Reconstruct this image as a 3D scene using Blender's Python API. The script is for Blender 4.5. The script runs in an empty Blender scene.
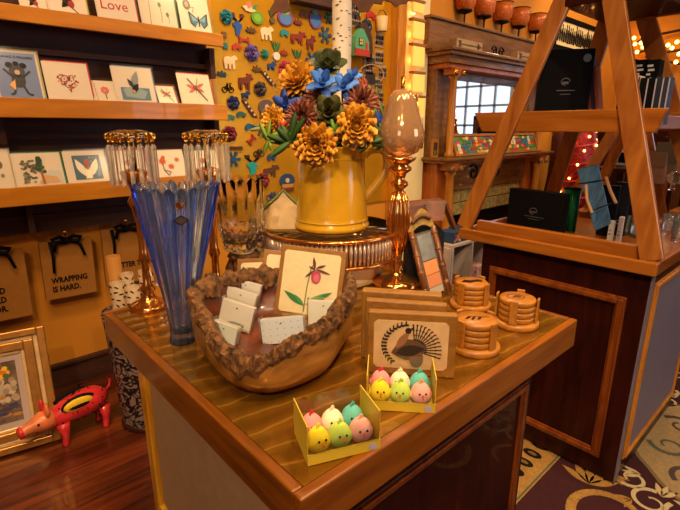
import bpy, math, random
from mathutils import Vector, Matrix
random.seed(7)
PI = math.pi
SC = bpy.context.scene
COL = SC.collection
R = math.radians

# ------------------------------------------------------------------ camera model (used to measure the place)
F, CX, CY = 460.0, 340.0, 255.0
P = math.atan(127/460); A = R(48); H = 1.35
RT = Vector((math.sin(A), -math.cos(A), 0)); AW = Vector((math.cos(A), math.sin(A), 0))
FW = Vector((AW.x*math.cos(P), AW.y*math.cos(P), -math.sin(P))); UP = RT.cross(FW)
def ray(u, v): return FW + RT*((u-CX)/F) + UP*((CY-v)/F)
def uz(u, v, z): d = ray(u, v); t = (z-H)/d.z; return Vector((d.x*t, d.y*t, z))
def uy(u, v, y): d = ray(u, v); t = y/d.y; return Vector((d.x*t, y, H+d.z*t))
def ux(u, v, x): d = ray(u, v); t = x/d.x; return Vector((x, d.y*t, H+d.z*t))
cd = bpy.data.cameras.new('camera'); cam = bpy.data.objects.new('camera', cd); COL.objects.link(cam)
cd.sensor_width = 36; cd.lens = 36*F/680; cd.clip_start = .01
cam.location = (0, 0, H); cam.rotation_euler = (PI/2-P, 0, A-PI/2)
SC.camera = cam

# ------------------------------------------------------------------ materials
def hx(h):
    h = h.lstrip('#'); c = [int(h[i:i+2], 16)/255 for i in (0, 2, 4)]
    return tuple((x/12.92 if x <= .04045 else ((x+.055)/1.055)**2.4) for x in c)+(1,)
MC = {}
def mat(name, col='#888888', rough=.5, metal=0, trans=0, emit=None, es=1, ior=1.45, coat=0, noise=0, ns=20, bump=0, bs=40, alpha=1, sss=0):
    if name in MC: return MC[name]
    m = bpy.data.materials.new(name); m.use_nodes = True; MC[name] = m
    nt = m.node_tree; b = nt.nodes['Principled BSDF']; c = hx(col) if isinstance(col, str) else col
    b.inputs['Base Color'].default_value = c; b.inputs['Roughness'].default_value = rough
    b.inputs['Metallic'].default_value = metal; b.inputs['IOR'].default_value = ior
    b.inputs['Transmission Weight'].default_value = trans; b.inputs['Coat Weight'].default_value = coat
    b.inputs['Alpha'].default_value = alpha
    if not metal and not trans and max(c[:3]) < .02: b.inputs['Specular IOR Level'].default_value = .12
    if emit: b.inputs['Emission Color'].default_value = hx(emit); b.inputs['Emission Strength'].default_value = es
    if noise or bump:
        tc = nt.nodes.new('ShaderNodeTexCoord'); n = nt.nodes.new('ShaderNodeTexNoise')
        n.inputs['Scale'].default_value = ns; n.inputs['Detail'].default_value = 4
        nt.links.new(tc.outputs['Object'], n.inputs['Vector'])
        if noise:
            r = nt.nodes.new('ShaderNodeValToRGB')
            r.color_ramp.elements[0].position = .3; r.color_ramp.elements[1].position = .7
            r.color_ramp.elements[0].color = tuple(x*(1-noise) for x in c[:3])+(1,)
            r.color_ramp.elements[1].color = tuple(min(1, x*(1+noise)) for x in c[:3])+(1,)
            nt.links.new(n.outputs['Fac'], r.inputs['Fac']); nt.links.new(r.outputs['Color'], b.inputs['Base Color'])
        if bump:
            n2 = nt.nodes.new('ShaderNodeTexNoise'); n2.inputs['Scale'].default_value = bs; n2.inputs['Detail'].default_value = 5
            nt.links.new(tc.outputs['Object'], n2.inputs['Vector'])
            bp = nt.nodes.new('ShaderNodeBump'); bp.inputs['Strength'].default_value = bump; bp.inputs['Distance'].default_value = .01
            nt.links.new(n2.outputs['Fac'], bp.inputs['Height']); nt.links.new(bp.outputs['Normal'], b.inputs['Normal'])
    return m
def wood(name, c1, c2, rough=.35, axis='x', scale=6, stretch=10, coat=.2, planks=None, bump=.05):
    if name in MC: return MC[name]
    m = mat(name, c1, rough, coat=coat); nt = m.node_tree; b = nt.nodes['Principled BSDF']
    tc = nt.nodes.new('ShaderNodeTexCoord'); mp = nt.nodes.new('ShaderNodeMapping')
    s = {'x': (1, stretch, stretch), 'y': (stretch, 1, stretch), 'z': (stretch, stretch, 1)}[axis]
    mp.inputs['Scale'].default_value = s
    n = nt.nodes.new('ShaderNodeTexNoise'); n.inputs['Scale'].default_value = scale; n.inputs['Detail'].default_value = 6; n.inputs['Distortion'].default_value = .6
    r = nt.nodes.new('ShaderNodeValToRGB'); r.color_ramp.elements[0].position = .32; r.color_ramp.elements[1].position = .68
    r.color_ramp.elements[0].color = hx(c1); r.color_ramp.elements[1].color = hx(c2)
    nt.links.new(tc.outputs['Object'], mp.inputs['Vector']); nt.links.new(mp.outputs['Vector'], n.inputs['Vector'])
    nt.links.new(n.outputs['Fac'], r.inputs['Fac']); out = r.outputs['Color']
    if planks:
        sp = nt.nodes.new('ShaderNodeSeparateXYZ'); nt.links.new(tc.outputs['Object'], sp.inputs[0])
        w = nt.nodes.new('ShaderNodeMath'); w.operation = 'DIVIDE'; w.inputs[1].default_value = planks; nt.links.new(sp.outputs['Y'], w.inputs[0])
        fl = nt.nodes.new('ShaderNodeMath'); fl.operation = 'FLOOR'; nt.links.new(w.outputs[0], fl.inputs[0])
        wn = nt.nodes.new('ShaderNodeTexWhiteNoise'); wn.noise_dimensions = '1D'; nt.links.new(fl.outputs[0], wn.inputs['W'])
        fr = nt.nodes.new('ShaderNodeMath'); fr.operation = 'FRACT'; nt.links.new(w.outputs[0], fr.inputs[0])
        gt = nt.nodes.new('ShaderNodeMath'); gt.operation = 'GREATER_THAN'; gt.inputs[1].default_value = .03; nt.links.new(fr.outputs[0], gt.inputs[0])
        ml = nt.nodes.new('ShaderNodeMath'); ml.operation = 'MULTIPLY_ADD'; ml.inputs[1].default_value = .6; ml.inputs[2].default_value = .55; nt.links.new(wn.outputs['Value'], ml.inputs[0])
        m2 = nt.nodes.new('ShaderNodeMath'); m2.operation = 'MULTIPLY'; nt.links.new(ml.outputs[0], m2.inputs[0]); nt.links.new(gt.outputs[0], m2.inputs[1])
        mx = nt.nodes.new('ShaderNodeMix'); mx.data_type = 'RGBA'; mx.blend_type = 'MULTIPLY'; mx.inputs[0].default_value = 1
        nt.links.new(out, mx.inputs[6]); nt.links.new(m2.outputs[0], mx.inputs[7]); out = mx.outputs[2]
    nt.links.new(out, b.inputs['Base Color'])
    bp = nt.nodes.new('ShaderNodeBump'); bp.inputs['Strength'].default_value = bump; bp.inputs['Distance'].default_value = .01
    nt.links.new(n.outputs['Fac'], bp.inputs['Height']); nt.links.new(bp.outputs['Normal'], b.inputs['Normal'])
    return m

W_shelf = wood('honey_shelf_wood', '#a8640e', '#c87f1c', .4, 'x', 3, 8)
W_dark = wood('dark_back_wood', '#30160e', '#462214', .6, 'x', 4, 8, coat=0)
W_tab = wood('table_rim_wood', '#6c3406', '#90500e', .3, 'x', 4, 10)
W_tabY = wood('table_rim_wood_side', '#603006', '#84480c', .3, 'y', 4, 10)
W_mah = wood('mahogany_panel', '#230a05', '#36110a', .35, 'z', 4, 8)
W_mahm = wood('mahogany_moulding', '#5c2408', '#82400f', .3, 'z', 4, 8)
W_gold = wood('gold_painted_moulding', '#b06c10', '#d89c2c', .35, 'z', 5, 8)
W_post = wood('cherry_post_wood', '#7c3e0e', '#a06022', .35, 'z', 3, 9)
W_rail = wood('cherry_rail_wood', '#80420c', '#a25c1c', .3, 'y', 3, 9)
W_floor = wood('walnut_floor_boards', '#3c150a', '#6a2c12', .3, 'x', 3, 9, coat=.3, planks=.12)
W_mant = wood('antique_mantel_oak', '#5e3a1c', '#86592e', .4, 'x', 4, 7)
W_mantR = wood('antique_mantel_reddish', '#8a3f12', '#b4601f', .35, 'z', 4, 7)
W_trim = wood('orange_door_trim', '#a05c14', '#c07c28', .35, 'z', 4, 8)
W_bamb = wood('bamboo', '#88500f', '#ac6c22', .4, 'x', 8, 8)
W_box = wood('kraft_box_wood', '#7c4c14', '#90601e', .5, 'x', 8, 6)
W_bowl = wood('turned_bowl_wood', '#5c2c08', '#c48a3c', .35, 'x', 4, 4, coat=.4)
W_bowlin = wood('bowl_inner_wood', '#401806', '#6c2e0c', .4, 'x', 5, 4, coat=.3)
bark = mat('rough_bark', '#66401c', .85, noise=.8, ns=55, bump=.6, bs=90)
stone = mat('rustic_leaf_metal', '#4a2412', .55, .5, noise=.3)
wallm = mat('amber_wall_paint', '#c07a1a', .75, noise=.08, ns=3)
creamw = mat('cream_panel_paint', '#e8cf9a', .6)
ceilm = mat('ceiling_paint', '#d8b98a', .8)
goldboard = mat('brass_magnet_board', '#dc9c20', .26, .6, noise=.12, ns=4)
gold = mat('rose_gold_glass', '#e0984c', .12, .95, bump=.05, bs=30)
brass = mat('polished_brass', '#d8a038', .2, 1)
crystal = mat('clear_crystal', '#ffffff', .0, 0, 1, ior=1.36)
bluecr = mat('blue_tinted_crystal', '#a0c0ff', .0, 0, .945, ior=1.42)
cobalt = mat('cobalt_crystal_edge', '#4c78ff', .0, 0, .93, ior=1.42)
vcr = mat('vase_crystal', '#e0eaff', .0, 0, .96, ior=1.42)
def film(name, k, blend=.25):
    m = bpy.data.materials.new(name); m.use_nodes = True; nt = m.node_tree; nt.nodes.clear()
    o = nt.nodes.new('ShaderNodeOutputMaterial'); mx = nt.nodes.new('ShaderNodeMixShader'); t = nt.nodes.new('ShaderNodeBsdfTransparent'); g = nt.nodes.new('ShaderNodeBsdfGlossy'); g.inputs['Roughness'].default_value = .14
    lw = nt.nodes.new('ShaderNodeLayerWeight'); lw.inputs['Blend'].default_value = blend; ml = nt.nodes.new('ShaderNodeMath'); ml.operation = 'MULTIPLY_ADD'; ml.inputs[1].default_value = .8; ml.inputs[2].default_value = k
    nt.links.new(lw.outputs['Fresnel'], ml.inputs[0]); nt.links.new(ml.outputs[0], mx.inputs[0]); nt.links.new(t.outputs[0], mx.inputs[1]); nt.links.new(g.outputs[0], mx.inputs[2]); nt.links.new(mx.outputs[0], o.inputs[0]); return m
clearpl = film('clear_plastic', .03); sleeve = film('clear_card_sleeve', .02)
white = mat('white_paper', '#dccabc', .6)
cream = mat('cream_paper', '#d4bc8e', .6, noise=.05, ns=60)
black = mat('black_satin', '#0b090b', .6)
blackm = mat('black_gift_box', '#080607', .85)
ink = mat('black_ink', '#120e0c', .7)
darkred = mat('dark_red', '#7a1418', .6)
kraft = mat('kraft_paper', '#96601e', .75, noise=.06, ns=30)
iron = mat('black_iron', '#15100c', .5, .6)
def pm(c, rough=.55, **k): return mat('painted_'+c.strip('#'), c, rough, **k)

# ------------------------------------------------------------------ mesh builder
ORG = {}
class MB:
    def __init__(s, T=None): s.v = []; s.f = []; s.mi = []; s.sm = []; s.ms = []; s.T = T or Matrix.Identity(4)
    def m(s, mt):
        if mt not in s.ms: s.ms.append(mt)
        return s.ms.index(mt)
    def add(s, vs, fs, mt, smooth=False):
        o = len(s.v); s.v += [s.T @ Vector(v) for v in vs]; k = s.m(mt)
        for f in fs: s.f.append([i+o for i in f]); s.mi.append(k); s.sm.append(smooth)
        return s
    def box(s, x0, y0, z0, x1, y1, z1, mt):
        x0, x1 = min(x0, x1), max(x0, x1); y0, y1 = min(y0, y1), max(y0, y1); z0, z1 = min(z0, z1), max(z0, z1)
        return s.add([(x0,y0,z0),(x1,y0,z0),(x1,y1,z0),(x0,y1,z0),(x0,y0,z1),(x1,y0,z1),(x1,y1,z1),(x0,y1,z1)],
              [(0,3,2,1),(4,5,6,7),(0,1,5,4),(1,2,6,5),(2,3,7,6),(3,0,4,7)], mt)
    def hexa(s, a, b, mt):            # two quads (lists of four points) joined
        return s.add(list(a)+list(b), [(3,2,1,0),(4,5,6,7),(0,1,5,4),(1,2,6,5),(2,3,7,6),(3,0,4,7)], mt)
    def bar(s, p, q, w, d, mt, up=(0, 0, 1)):   # straight board from p to q
        p = Vector(p); q = Vector(q); a = (q-p).normalized(); u = Vector(up); n = a.cross(u).normalized(); u = n.cross(a).normalized()
        c = [n*w/2+u*d/2, -n*w/2+u*d/2, -n*w/2-u*d/2, n*w/2-u*d/2]
        return s.hexa([p+x for x in c], [q+x for x in c], mt)
    def lathe(s, prof, mt, c=(0, 0, 0), seg=24, rf=None, smooth=True, cap=True):
        c = Vector(c); vs = []; n = len(prof)
        for (r, z) in prof:
            for k in range(seg):
                t = 2*PI*k/seg; q = r*(rf(t, z) if rf else 1); vs.append((c.x+q*math.cos(t), c.y+q*math.sin(t), c.z+z))
        fs = [(i*seg+k, i*seg+(k+1) % seg, (i+1)*seg+(k+1) % seg, (i+1)*seg+k) for i in range(n-1) for k in range(seg)]
        if cap:
            if prof[0][0] > 1e-5: fs.append(tuple(range(seg))[::-1])
            if prof[-1][0] > 1e-5: fs.append(tuple((n-1)*seg+k for k in range(seg)))
        return s.add(vs, fs, mt, smooth)
    def tube(s, pts, r, mt, seg=8, smooth=True, flat=1):
        pts = [Vector(p) for p in pts]; n = len(pts); vs = []
        rr = r if isinstance(r, (list, tuple)) else [r]*n; up = Vector((0, 0, 1))
        for i, p in enumerate(pts):
            t = (pts[min(i+1, n-1)]-pts[max(i-1, 0)]); t = t.normalized() if t.length > 1e-9 else Vector((0, 0, 1))
            if abs(t.dot(up)) > .95: up = Vector((1, 0, 0))
            a = t.cross(up).normalized(); b = a.cross(t).normalized(); up = b
            for k in range(seg): th = 2*PI*k/seg; vs.append(p+a*math.cos(th)*rr[i]+b*math.sin(th)*rr[i]*flat)
        fs = [(i*seg+k, i*seg+(k+1) % seg, (i+1)*seg+(k+1) % seg, (i+1)*seg+k) for i in range(n-1) for k in range(seg)]
        fs += [tuple(range(seg))[::-1], tuple((n-1)*seg+k for k in range(seg))]
        return s.add(vs, fs, mt, smooth)
    def ell(s, c, r, mt, seg=14, rings=9, M=None):
        c = Vector(c); r = (r, r, r) if not isinstance(r, (tuple, list)) else r; vs = []; M = M or Matrix.Identity(3)
        for i in range(rings+1):
            ph = PI*i/rings-PI/2
            for k in range(seg):
                th = 2*PI*k/seg; vs.append(c+M @ Vector((r[0]*math.cos(ph)*math.cos(th), r[1]*math.cos(ph)*math.sin(th), r[2]*math.sin(ph))))
        return s.add(vs, [(i*seg+k, i*seg+(k+1) % seg, (i+1)*seg+(k+1) % seg, (i+1)*seg+k) for i in range(rings) for k in range(seg)], mt, True)
    def prism(s, poly, z0, z1, mt, smooth=False):   # poly in local xy, extruded in local z
        n = len(poly); a = sum(poly[i][0]*poly[(i+1) % n][1]-poly[(i+1) % n][0]*poly[i][1] for i in range(n))
        if a < 0: poly = poly[::-1]
        if z1 < z0: z0, z1 = z1, z0
        vs = [(x, y, z0) for x, y in poly]+[(x, y, z1) for x, y in poly]
        return s.add(vs, [tuple(range(n))[::-1], tuple(range(n, 2*n))]+[(i, (i+1) % n, n+(i+1) % n, n+i) for i in range(n)], mt, smooth)
    def build(s, name, parent=None, bevel=0, sub=0, org=None):
        o3 = Vector((0, 0, 0))
        if parent is not None: o3 = ORG.get(parent.name, o3)
        me = bpy.data.meshes.new(name); sh = o3 if org is None else Vector(org)
        me.from_pydata([tuple(v-sh) for v in s.v], [], s.f); me.update()
        for mt in s.ms: me.materials.append(mt)
        for p, k, sm in zip(me.polygons, s.mi, s.sm): p.material_index = k; p.use_smooth = sm
        o = bpy.data.objects.new(name, me); COL.objects.link(o)
        if parent is not None: o.parent = parent; ORG[o.name] = o3
        else: o.location = sh; ORG[o.name] = sh
        if bevel:
            b = o.modifiers.new('bevel', 'BEVEL'); b.width = bevel; b.segments = 2; b.limit_method = 'ANGLE'; b.angle_limit = R(40)
        if sub: q = o.modifiers.new('sub', 'SUBSURF'); q.levels = sub; q.render_levels = sub
        return o
def thing(name, label, cat, loc=(0, 0, 0), group=None):
    o = bpy.data.objects.new(name, None); COL.objects.link(o); o.location = loc; o.empty_display_size = .02
    o['label'] = label; o['category'] = cat; ORG[o.name] = Vector(loc)
    if group: o['group'] = group
    return o
def tag(o, label, cat, group=None):
    o['label'] = label; o['category'] = cat
    if group: o['group'] = group
    return o
def struct(o): o['kind'] = 'structure'; return o
def copy_tree(o, parent=None):
    c = o.copy(); COL.objects.link(c)
    if parent: c.parent = parent
    for ch in list(KIDS.get(o.name, [])): copy_tree(ch, c)
    return c
KIDS = {}
def reg(root):
    for o in COL.objects:
        if o.parent: KIDS.setdefault(o.parent.name, []); 
    KIDS.clear()
    for o in list(COL.objects):
        if o.parent: KIDS.setdefault(o.parent.name, []).append(o)
def frame(o, x, y, z=None):   # matrix with given origin and axes
    x = Vector(x).normalized(); y = Vector(y); y = (y-x*y.dot(x)).normalized(); z = x.cross(y)
    return Matrix(((x.x, y.x, z.x, o[0]), (x.y, y.y, z.y, o[1]), (x.z, y.z, z.z, o[2]), (0, 0, 0, 1)))
WALLF = lambda x, y, z: frame((x, y, z), (1, 0, 0), (0, 0, 1))     # local x right, local y up, local z towards -Y (room)
def text(mb, s, size, mt, x=0, y=0, z=0, align='LEFT', depth=.0006, bold=0, sx=1):
    cu = bpy.data.curves.new('t', 'FONT'); cu.body = s; cu.size = size; cu.align_x = align; cu.extrude = depth; cu.offset = bold; cu.resolution_u = 2
    ob = bpy.data.objects.new('t', cu); COL.objects.link(ob); bpy.context.view_layer.update()
    me = bpy.data.meshes.new_from_object(ob.evaluated_get(bpy.context.evaluated_depsgraph_get()))
    mb.add([(v.co.x*sx+x, v.co.y+y, v.co.z+z) for v in me.vertices], [tuple(p.vertices) for p in me.polygons], mt)
    bpy.data.objects.remove(ob); bpy.data.curves.remove(cu); bpy.data.meshes.remove(me)
def circ(cx, cy, rx, ry=None, n=20, a0=0, rf=None):
    ry = ry or rx
    return [(cx+rx*math.cos(a0+2*PI*k/n)*(rf(k) if rf else 1), cy+ry*math.sin(a0+2*PI*k/n)*(rf(k) if rf else 1)) for k in range(n)]

# ================================================================== SETTING
XW0, XW1, YW0, YW1, ZC = -2.2, 8.0, -2.8, 2.67, 3.4
struct(MB().box(XW0, YW0, -.1, XW1, YW1, 0, W_floor).build('floor'))
struct(MB().box(XW0, YW0, ZC, XW1, YW1, ZC+.1, ceilm).build('ceiling'))
struct(MB().box(XW0-.1, YW1, 0, XW1+.1, YW1+.1, ZC, wallm).build('wall_left'))
def wall_with_hole(name, ax, pos, thick, a0, a1, holes):
    mb = MB(); xs = sorted({a0, a1}|{h[0] for h in holes}|{h[1] for h in holes})
    for i in range(len(xs)-1):
        m = (xs[i]+xs[i+1])/2; hh = [h for h in holes if h[0] < m < h[1]]
        for z0, z1 in ([(0, hh[0][2]), (hh[0][3], ZC)] if hh else [(0, ZC)]):
            if ax == 'x': mb.box(pos, xs[i], z0, pos+thick, xs[i+1], z1, wallm)
            else: mb.box(xs[i], pos, z0, xs[i+1], pos+thick, z1, wallm)
    return struct(mb.build(name))
W1 = (-.45, .75, 1.05, 2.45); W2 = (2.6, 4.6, .9, 2.4); W3 = (-1.7, -.6, 1.1, 2.2)
wall_with_hole('wall_back', 'x', XW1, .1, YW0, YW1, [W1])
wall_with_hole('wall_right', 'y', YW0, -.1, XW0, XW1, [W2])
wall_with_hole('wall_front', 'x', XW0, -.1, YW0, YW1, [W3])
wpaint = mat('white_window_paint', '#d9d2c4', .4); pane = film('window_glass', .02)
def window(n, ax, pos, h, nx, nz):
    mb = MB(); g = MB(); a0, a1, z0, z1 = h
    def bx(m, p0, p1, q0, q1, d, mt):
        if ax == 'x': m.box(pos-d, p0, q0, pos+d, p1, q1, mt)
        else: m.box(p0, pos-d, q0, p1, pos+d, q1, mt)
    for p0, p1, q0, q1 in ((a0-.08, a0, z0-.08, z1+.08), (a1, a1+.08, z0-.08, z1+.08), (a0, a1, z0-.08, z0), (a0, a1, z1, z1+.08)): bx(mb, p0, p1, q0, q1, .03, wpaint)
    for i in range(1, nx): c = a0+(a1-a0)*i/nx; bx(mb, c-.02, c+.02, z0, z1, .02, wpaint)
    for i in range(1, nz): c = z0+(z1-z0)*i/nz; bx(mb, a0, a1, c-.02, c+.02, .02, wpaint)
    o = struct(mb.build('window_%d' % n)); bx(g, a0, a1, z0, z1, .003, pane); g.build('pane', o)
window(1, 'x', XW1, W1, 4, 4); window(2, 'y', YW0, W2, 4, 3); window(3, 'x', XW0, W3, 4, 3)
struct(MB().box(XW0, 2.645, 0, 3.4, 2.668, .12, W_dark).box(XW0, 2.635, .12, 3.4, 2.668, .135, W_dark).build('baseboard_left'))
struct(MB().box(2.93, 2.58, 0, 3.02, 2.669, ZC, W_trim).box(3.02, 2.6, 0, 3.05, 2.669, ZC, W_mantR).build('trim_1', bevel=.006))
struct(MB().box(3.06, 2.62, 0, 3.36, 2.669, ZC, creamw).build('trim_2'))
struct(MB().box(-1.2, 2.655, .83, 1.36, 2.668, .85, W_gold).build('trim_3'))

# ================================================================== DISPLAY TABLE
TX0, TX1, TY0, TY1, TZ = .342, 1.375, .469, 1.479, .8
tm = mat('gilded_table_laminate', '#8a5410', .16, .7)
nt = tm.node_tree; b = nt.nodes['Principled BSDF']; tc = nt.nodes.new('ShaderNodeTexCoord'); mp = nt.nodes.new('ShaderNodeMapping')
mp.inputs['Scale'].default_value = (1, 1, 1); mp.inputs['Rotation'].default_value = (0, 0, R(8))
wv = nt.nodes.new('ShaderNodeTexWave'); wv.bands_direction = 'Y'; wv.inputs['Scale'].default_value = 5.5; wv.inputs['Distortion'].default_value = 4
wv.inputs['Detail'].default_value = 2; wv.inputs['Detail Scale'].default_value = 1.2
cr = nt.nodes.new('ShaderNodeValToRGB'); cr.color_ramp.elements[0].position = .0; cr.color_ramp.elements[0].color = hx('#8a5c18')
cr.color_ramp.elements[1].position = .955; cr.color_ramp.elements[1].color = hx('#a06c20'); e = cr.color_ramp.elements.new(.996); e.color = hx('#c08c34')  # thin gold streaks paint the glints of the ridges into the colour
bp = nt.nodes.new('ShaderNodeBump'); bp.inputs['Strength'].default_value = .16; bp.inputs['Distance'].default_value = .006
nt.links.new(tc.outputs['Object'], mp.inputs['Vector']); nt.links.new(mp.outputs[0], wv.inputs['Vector']); nt.links.new(wv.outputs['Fac'], cr.inputs['Fac'])
nf = nt.nodes.new('ShaderNodeTexVoronoi'); nf.feature = 'SMOOTH_F1'; nf.inputs['Scale'].default_value = 45; mm = nt.nodes.new('ShaderNodeMath'); mm.operation = 'MULTIPLY_ADD'; mm.inputs[1].default_value = .35
nt.links.new(tc.outputs['Object'], nf.inputs['Vector']); nt.links.new(nf.outputs['Distance'], mm.inputs[0]); nt.links.new(wv.outputs['Fac'], mm.inputs[2])
nt.links.new(cr.outputs['Color'], b.inputs['Base Color']); nt.links.new(mm.outputs[0], bp.inputs['Height']); nt.links.new(bp.outputs['Normal'], b.inputs['Normal'])
tab = thing('display_table', 'square wooden display table with gilded top and inset panelled base', 'table', (.86, .97, 0))
mb = MB(); bw = .022
for q in ((TX0, TY0, TX1, TY0+bw), (TX0, TY1-bw, TX1, TY1)): mb.box(q[0], q[1], TZ-.085, q[2], q[3], TZ+.001, W_tab)
for q in ((TX0, TY0+bw, TX0+bw, TY1-bw), (TX1-bw, TY0+bw, TX1, TY1-bw)): mb.box(q[0], q[1], TZ-.085, q[2], q[3], TZ+.001, W_tabY)
mb.build('table_rim', tab, bevel=.004)
MB().box(TX0+bw, TY0+bw, TZ-.03, TX1-bw, TY1-bw, TZ, tm).build('tabletop', tab)
BX0, BX1, BY0, BY1 = .41, 1.27, .525, 1.405
MB().box(BX0+.01, BY0+.01, 0, BX1-.01, BY1-.01, TZ-.086, W_mah).build('base', tab)
tanp = mat('daylit_tan_panel', '#a07c58', .7, noise=.06, ns=30)  # paleness of window daylight on this side is painted into the colour
mb = MB().box(BX0+.003, BY0+.06, .12, BX0+.009, BY1-.06, TZ-.1, tanp); mb.build('side_panel', tab)
mb = MB()
for q in ((BY1-.05, BY1, .0, TZ-.09), (BY0, BY0+.05, 0, TZ-.09)): mb.box(BX0-.012, q[0], q[2], BX0+.01, q[1], q[3], W_gold)
mb.box(BX0-.012, BY0+.05, 0, BX0+.01, BY1-.05, .12, W_gold)
mb.build('side_moulding', tab, bevel=.005)
def panel_mould(axis, pos, out, a0, a1, z0, z1, mt, w=.03, t=.014):
    mb = MB()
    for k, (dw, dt) in enumerate(((w, t*.55), (w*.55, t))):
        o = (w-dw)/2
        for p0, p1, q0, q1 in ((a0+o, a0+o+dw, z0+o, z1-o), (a1-o-dw, a1-o, z0+o, z1-o), (a0+o+dw, a1-o-dw, z0+o, z0+o+dw), (a0+o+dw, a1-o-dw, z1-o-dw, z1-o)):
            if axis == 'y': mb.box(p0, pos, q0, p1, pos+out*dt, q1, mt)
            else: mb.box(pos, p0, q0, pos+out*dt, p1, q1, mt)
    return mb
panel_mould('y', BY0+.011, -1, BX0+.05, BX1-.04, .1, TZ-.172, W_mahm).build('front_moulding', tab, bevel=.003)

# ================================================================== PYRAMID DISPLAY (right)
pyr = thing('pyramid_display', 'tall cherry wood A-frame display on a mahogany cabinet', 'display stand', (2.15, .76, .019))
QX0, QX1, QY0, QY1, QZ = 1.785, 2.58, .396, 1.04, .86
MB().box(QX0, QY0, .019, QX1, QY1, QZ, W_mah).build('cabinet', pyr, bevel=.004)
greyp = mat('daylit_grey_lilac_panel', '#6e6068', .5, noise=.06, ns=30)  # bluish grey cast of window daylight, painted into side panel and corner strip
panel_mould('x', QX0, -1, QY0+.06, QY1-.045, .1, QZ-.09, W_mahm, .035, .02).build('front_moulding', pyr, bevel=.004)
MB().box(QX0+.07, QY0-.006, .12, QX1-.07, QY0-.001, QZ-.06, greyp).build('side_panel', pyr)
panel_mould('y', QY0, -1, QX0+.05, QX1-.05, .1, QZ-.03, W_trim, .03, .014).build('side_moulding', pyr, bevel=.004)
MB().box(QX0-.002, QY0-.004, .019, QX0+.035, QY0, QZ, greyp).build('corner_strip', pyr)
def tray(x0, x1, y0, y1, z0, z1, t=.022, name='tray'):
    mb = MB()
    mb.box(x0, y0, z0, x0+t, y1, z1, W_rail); mb.box(x1-t, y0, z0, x1, y1, z1, W_rail)
    mb.box(x0+t, y0, z0, x1-t, y0+t, z1, W_shelf if 0 else W_tab); mb.box(x0+t, y1-t, z0, x1-t, y1, z1, W_tab)
    mb.box(x0+t, y0+t, z0, x1-t, y1-t, z0+.015, W_rail)
    return mb.build(name, pyr, bevel=.004)
tray(1.745, 2.62, .378, 1.142, .872, .918, name='lower_shelf')
mb = MB()
mb.box(1.80, .43, .893, 1.83, 1.09, .955, W_rail)
mb.build('shelf_rail', pyr, bevel=.004)
tray(1.90, 2.45, .50, 1.13, 1.345, 1.395, name='middle_shelf')
mb = MB(); c = [(1.885, 1.19, 1.415), (1.885, .46, 1.415), (1.885, .485, 1.335), (1.885, 1.145, 1.335)]
mb.hexa([(x-.012, y, z) for x, y, z in c], [(x+.012, y, z) for x, y, z in c], W_rail); mb.build('shelf_board', pyr, bevel=.003); mb = MB()
mb.hexa([(x+.565, y-.0, z) for x, y, z in c], [(x+.585, y-.0, z) for x, y, z in c], W_rail); mb.build('shelf_board', pyr, bevel=.003)
MB().box(1.93, .56, 1.79, 2.33, .87, 1.85, W_mah).box(2.33, .50, 1.785, 2.35, .89, 1.85, W_rail).build('top_shelf', pyr, bevel=.004)
for k, (p, q) in enumerate((
        ((1.79, 1.145, .915), (1.95, .875, 1.85)), ((1.79, .405, .915), (1.95, .72, 1.85)),
        ((2.58, 1.12, .915), (2.36, .86, 1.85)), ((2.58, .40, .915), (2.36, .74, 1.85)))):
    p = Vector(p); q = Vector(q)
    mb = MB(); mb.bar(p, q, .07, .022, W_post, (1, 0, 0)); mb.build('post', pyr, bevel=.003)

# a second A-frame farther back
far = thing('far_display_frame', 'smaller A-frame wooden rack seen through the pyramid display', 'display stand', (3.3, 1.0, 0))
for p, q in (((3.2, 1.30, .75), (3.35, 1.02, 1.5)), ((3.2, .80, .75), (3.35, 1.02, 1.5)), ((3.75, 1.32, .75), (3.6, 1.06, 1.5)), ((3.75, .84, .75), (3.6, 1.04, 1.5))):
    MB().bar(p, q, .07, .025, W_post, (1, 0, 0)).build('post', far, bevel=.003)
mb = MB().box(3.15, .70, .70, 3.85, 1.36, .76, W_rail).box(3.2, .76, 0, 3.8, 1.3, .70, W_mah); mb.build('base', far, bevel=.004)

# ================================================================== GREETING CARD SHELVES
gs = thing('greeting_card_shelf', 'dark wall rack with three honey wood ledges of greeting cards', 'shelf', (0, 2.6, 1.4))
LED = [(1.775, 1.838), (1.393, 1.475), (1.017, 1.10)]
mb = MB().box(-1.1, 2.61, .86, 1.32, 2.66, 2.4, W_dark).box(1.30, 2.52, 1.62, 1.33, 2.61, 1.775, W_dark).box(1.30, 2.52, 1.28, 1.33, 2.61, 1.393, W_dark)
mb.box(-1.1, 2.57, 1.30, 1.32, 2.61, 1.325, W_dark).box(-1.1, 2.57, 1.67, 1.32, 2.61, 1.695, W_dark).box(-1.1, 2.58, .93, 1.32, 2.61, .95, W_dark)
for x in (.28, -.4): mb.box(x, 2.52, 1.28, x+.025, 2.61, 1.393, W_dark)
for x in (.33, -.35): mb.box(x, 2.54, .87, x+.025, 2.61, 1.02, W_dark)
mb.build('back_panel', gs)
for z0, z1 in LED:
    MB().box(-1.1, 2.44, z0, 1.346, 2.462, z1, W_shelf).box(-1.1, 2.462, z1-.032, 1.346, 2.61, z1-.014, W_shelf).build('shelf', gs, bevel=.003)

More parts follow.
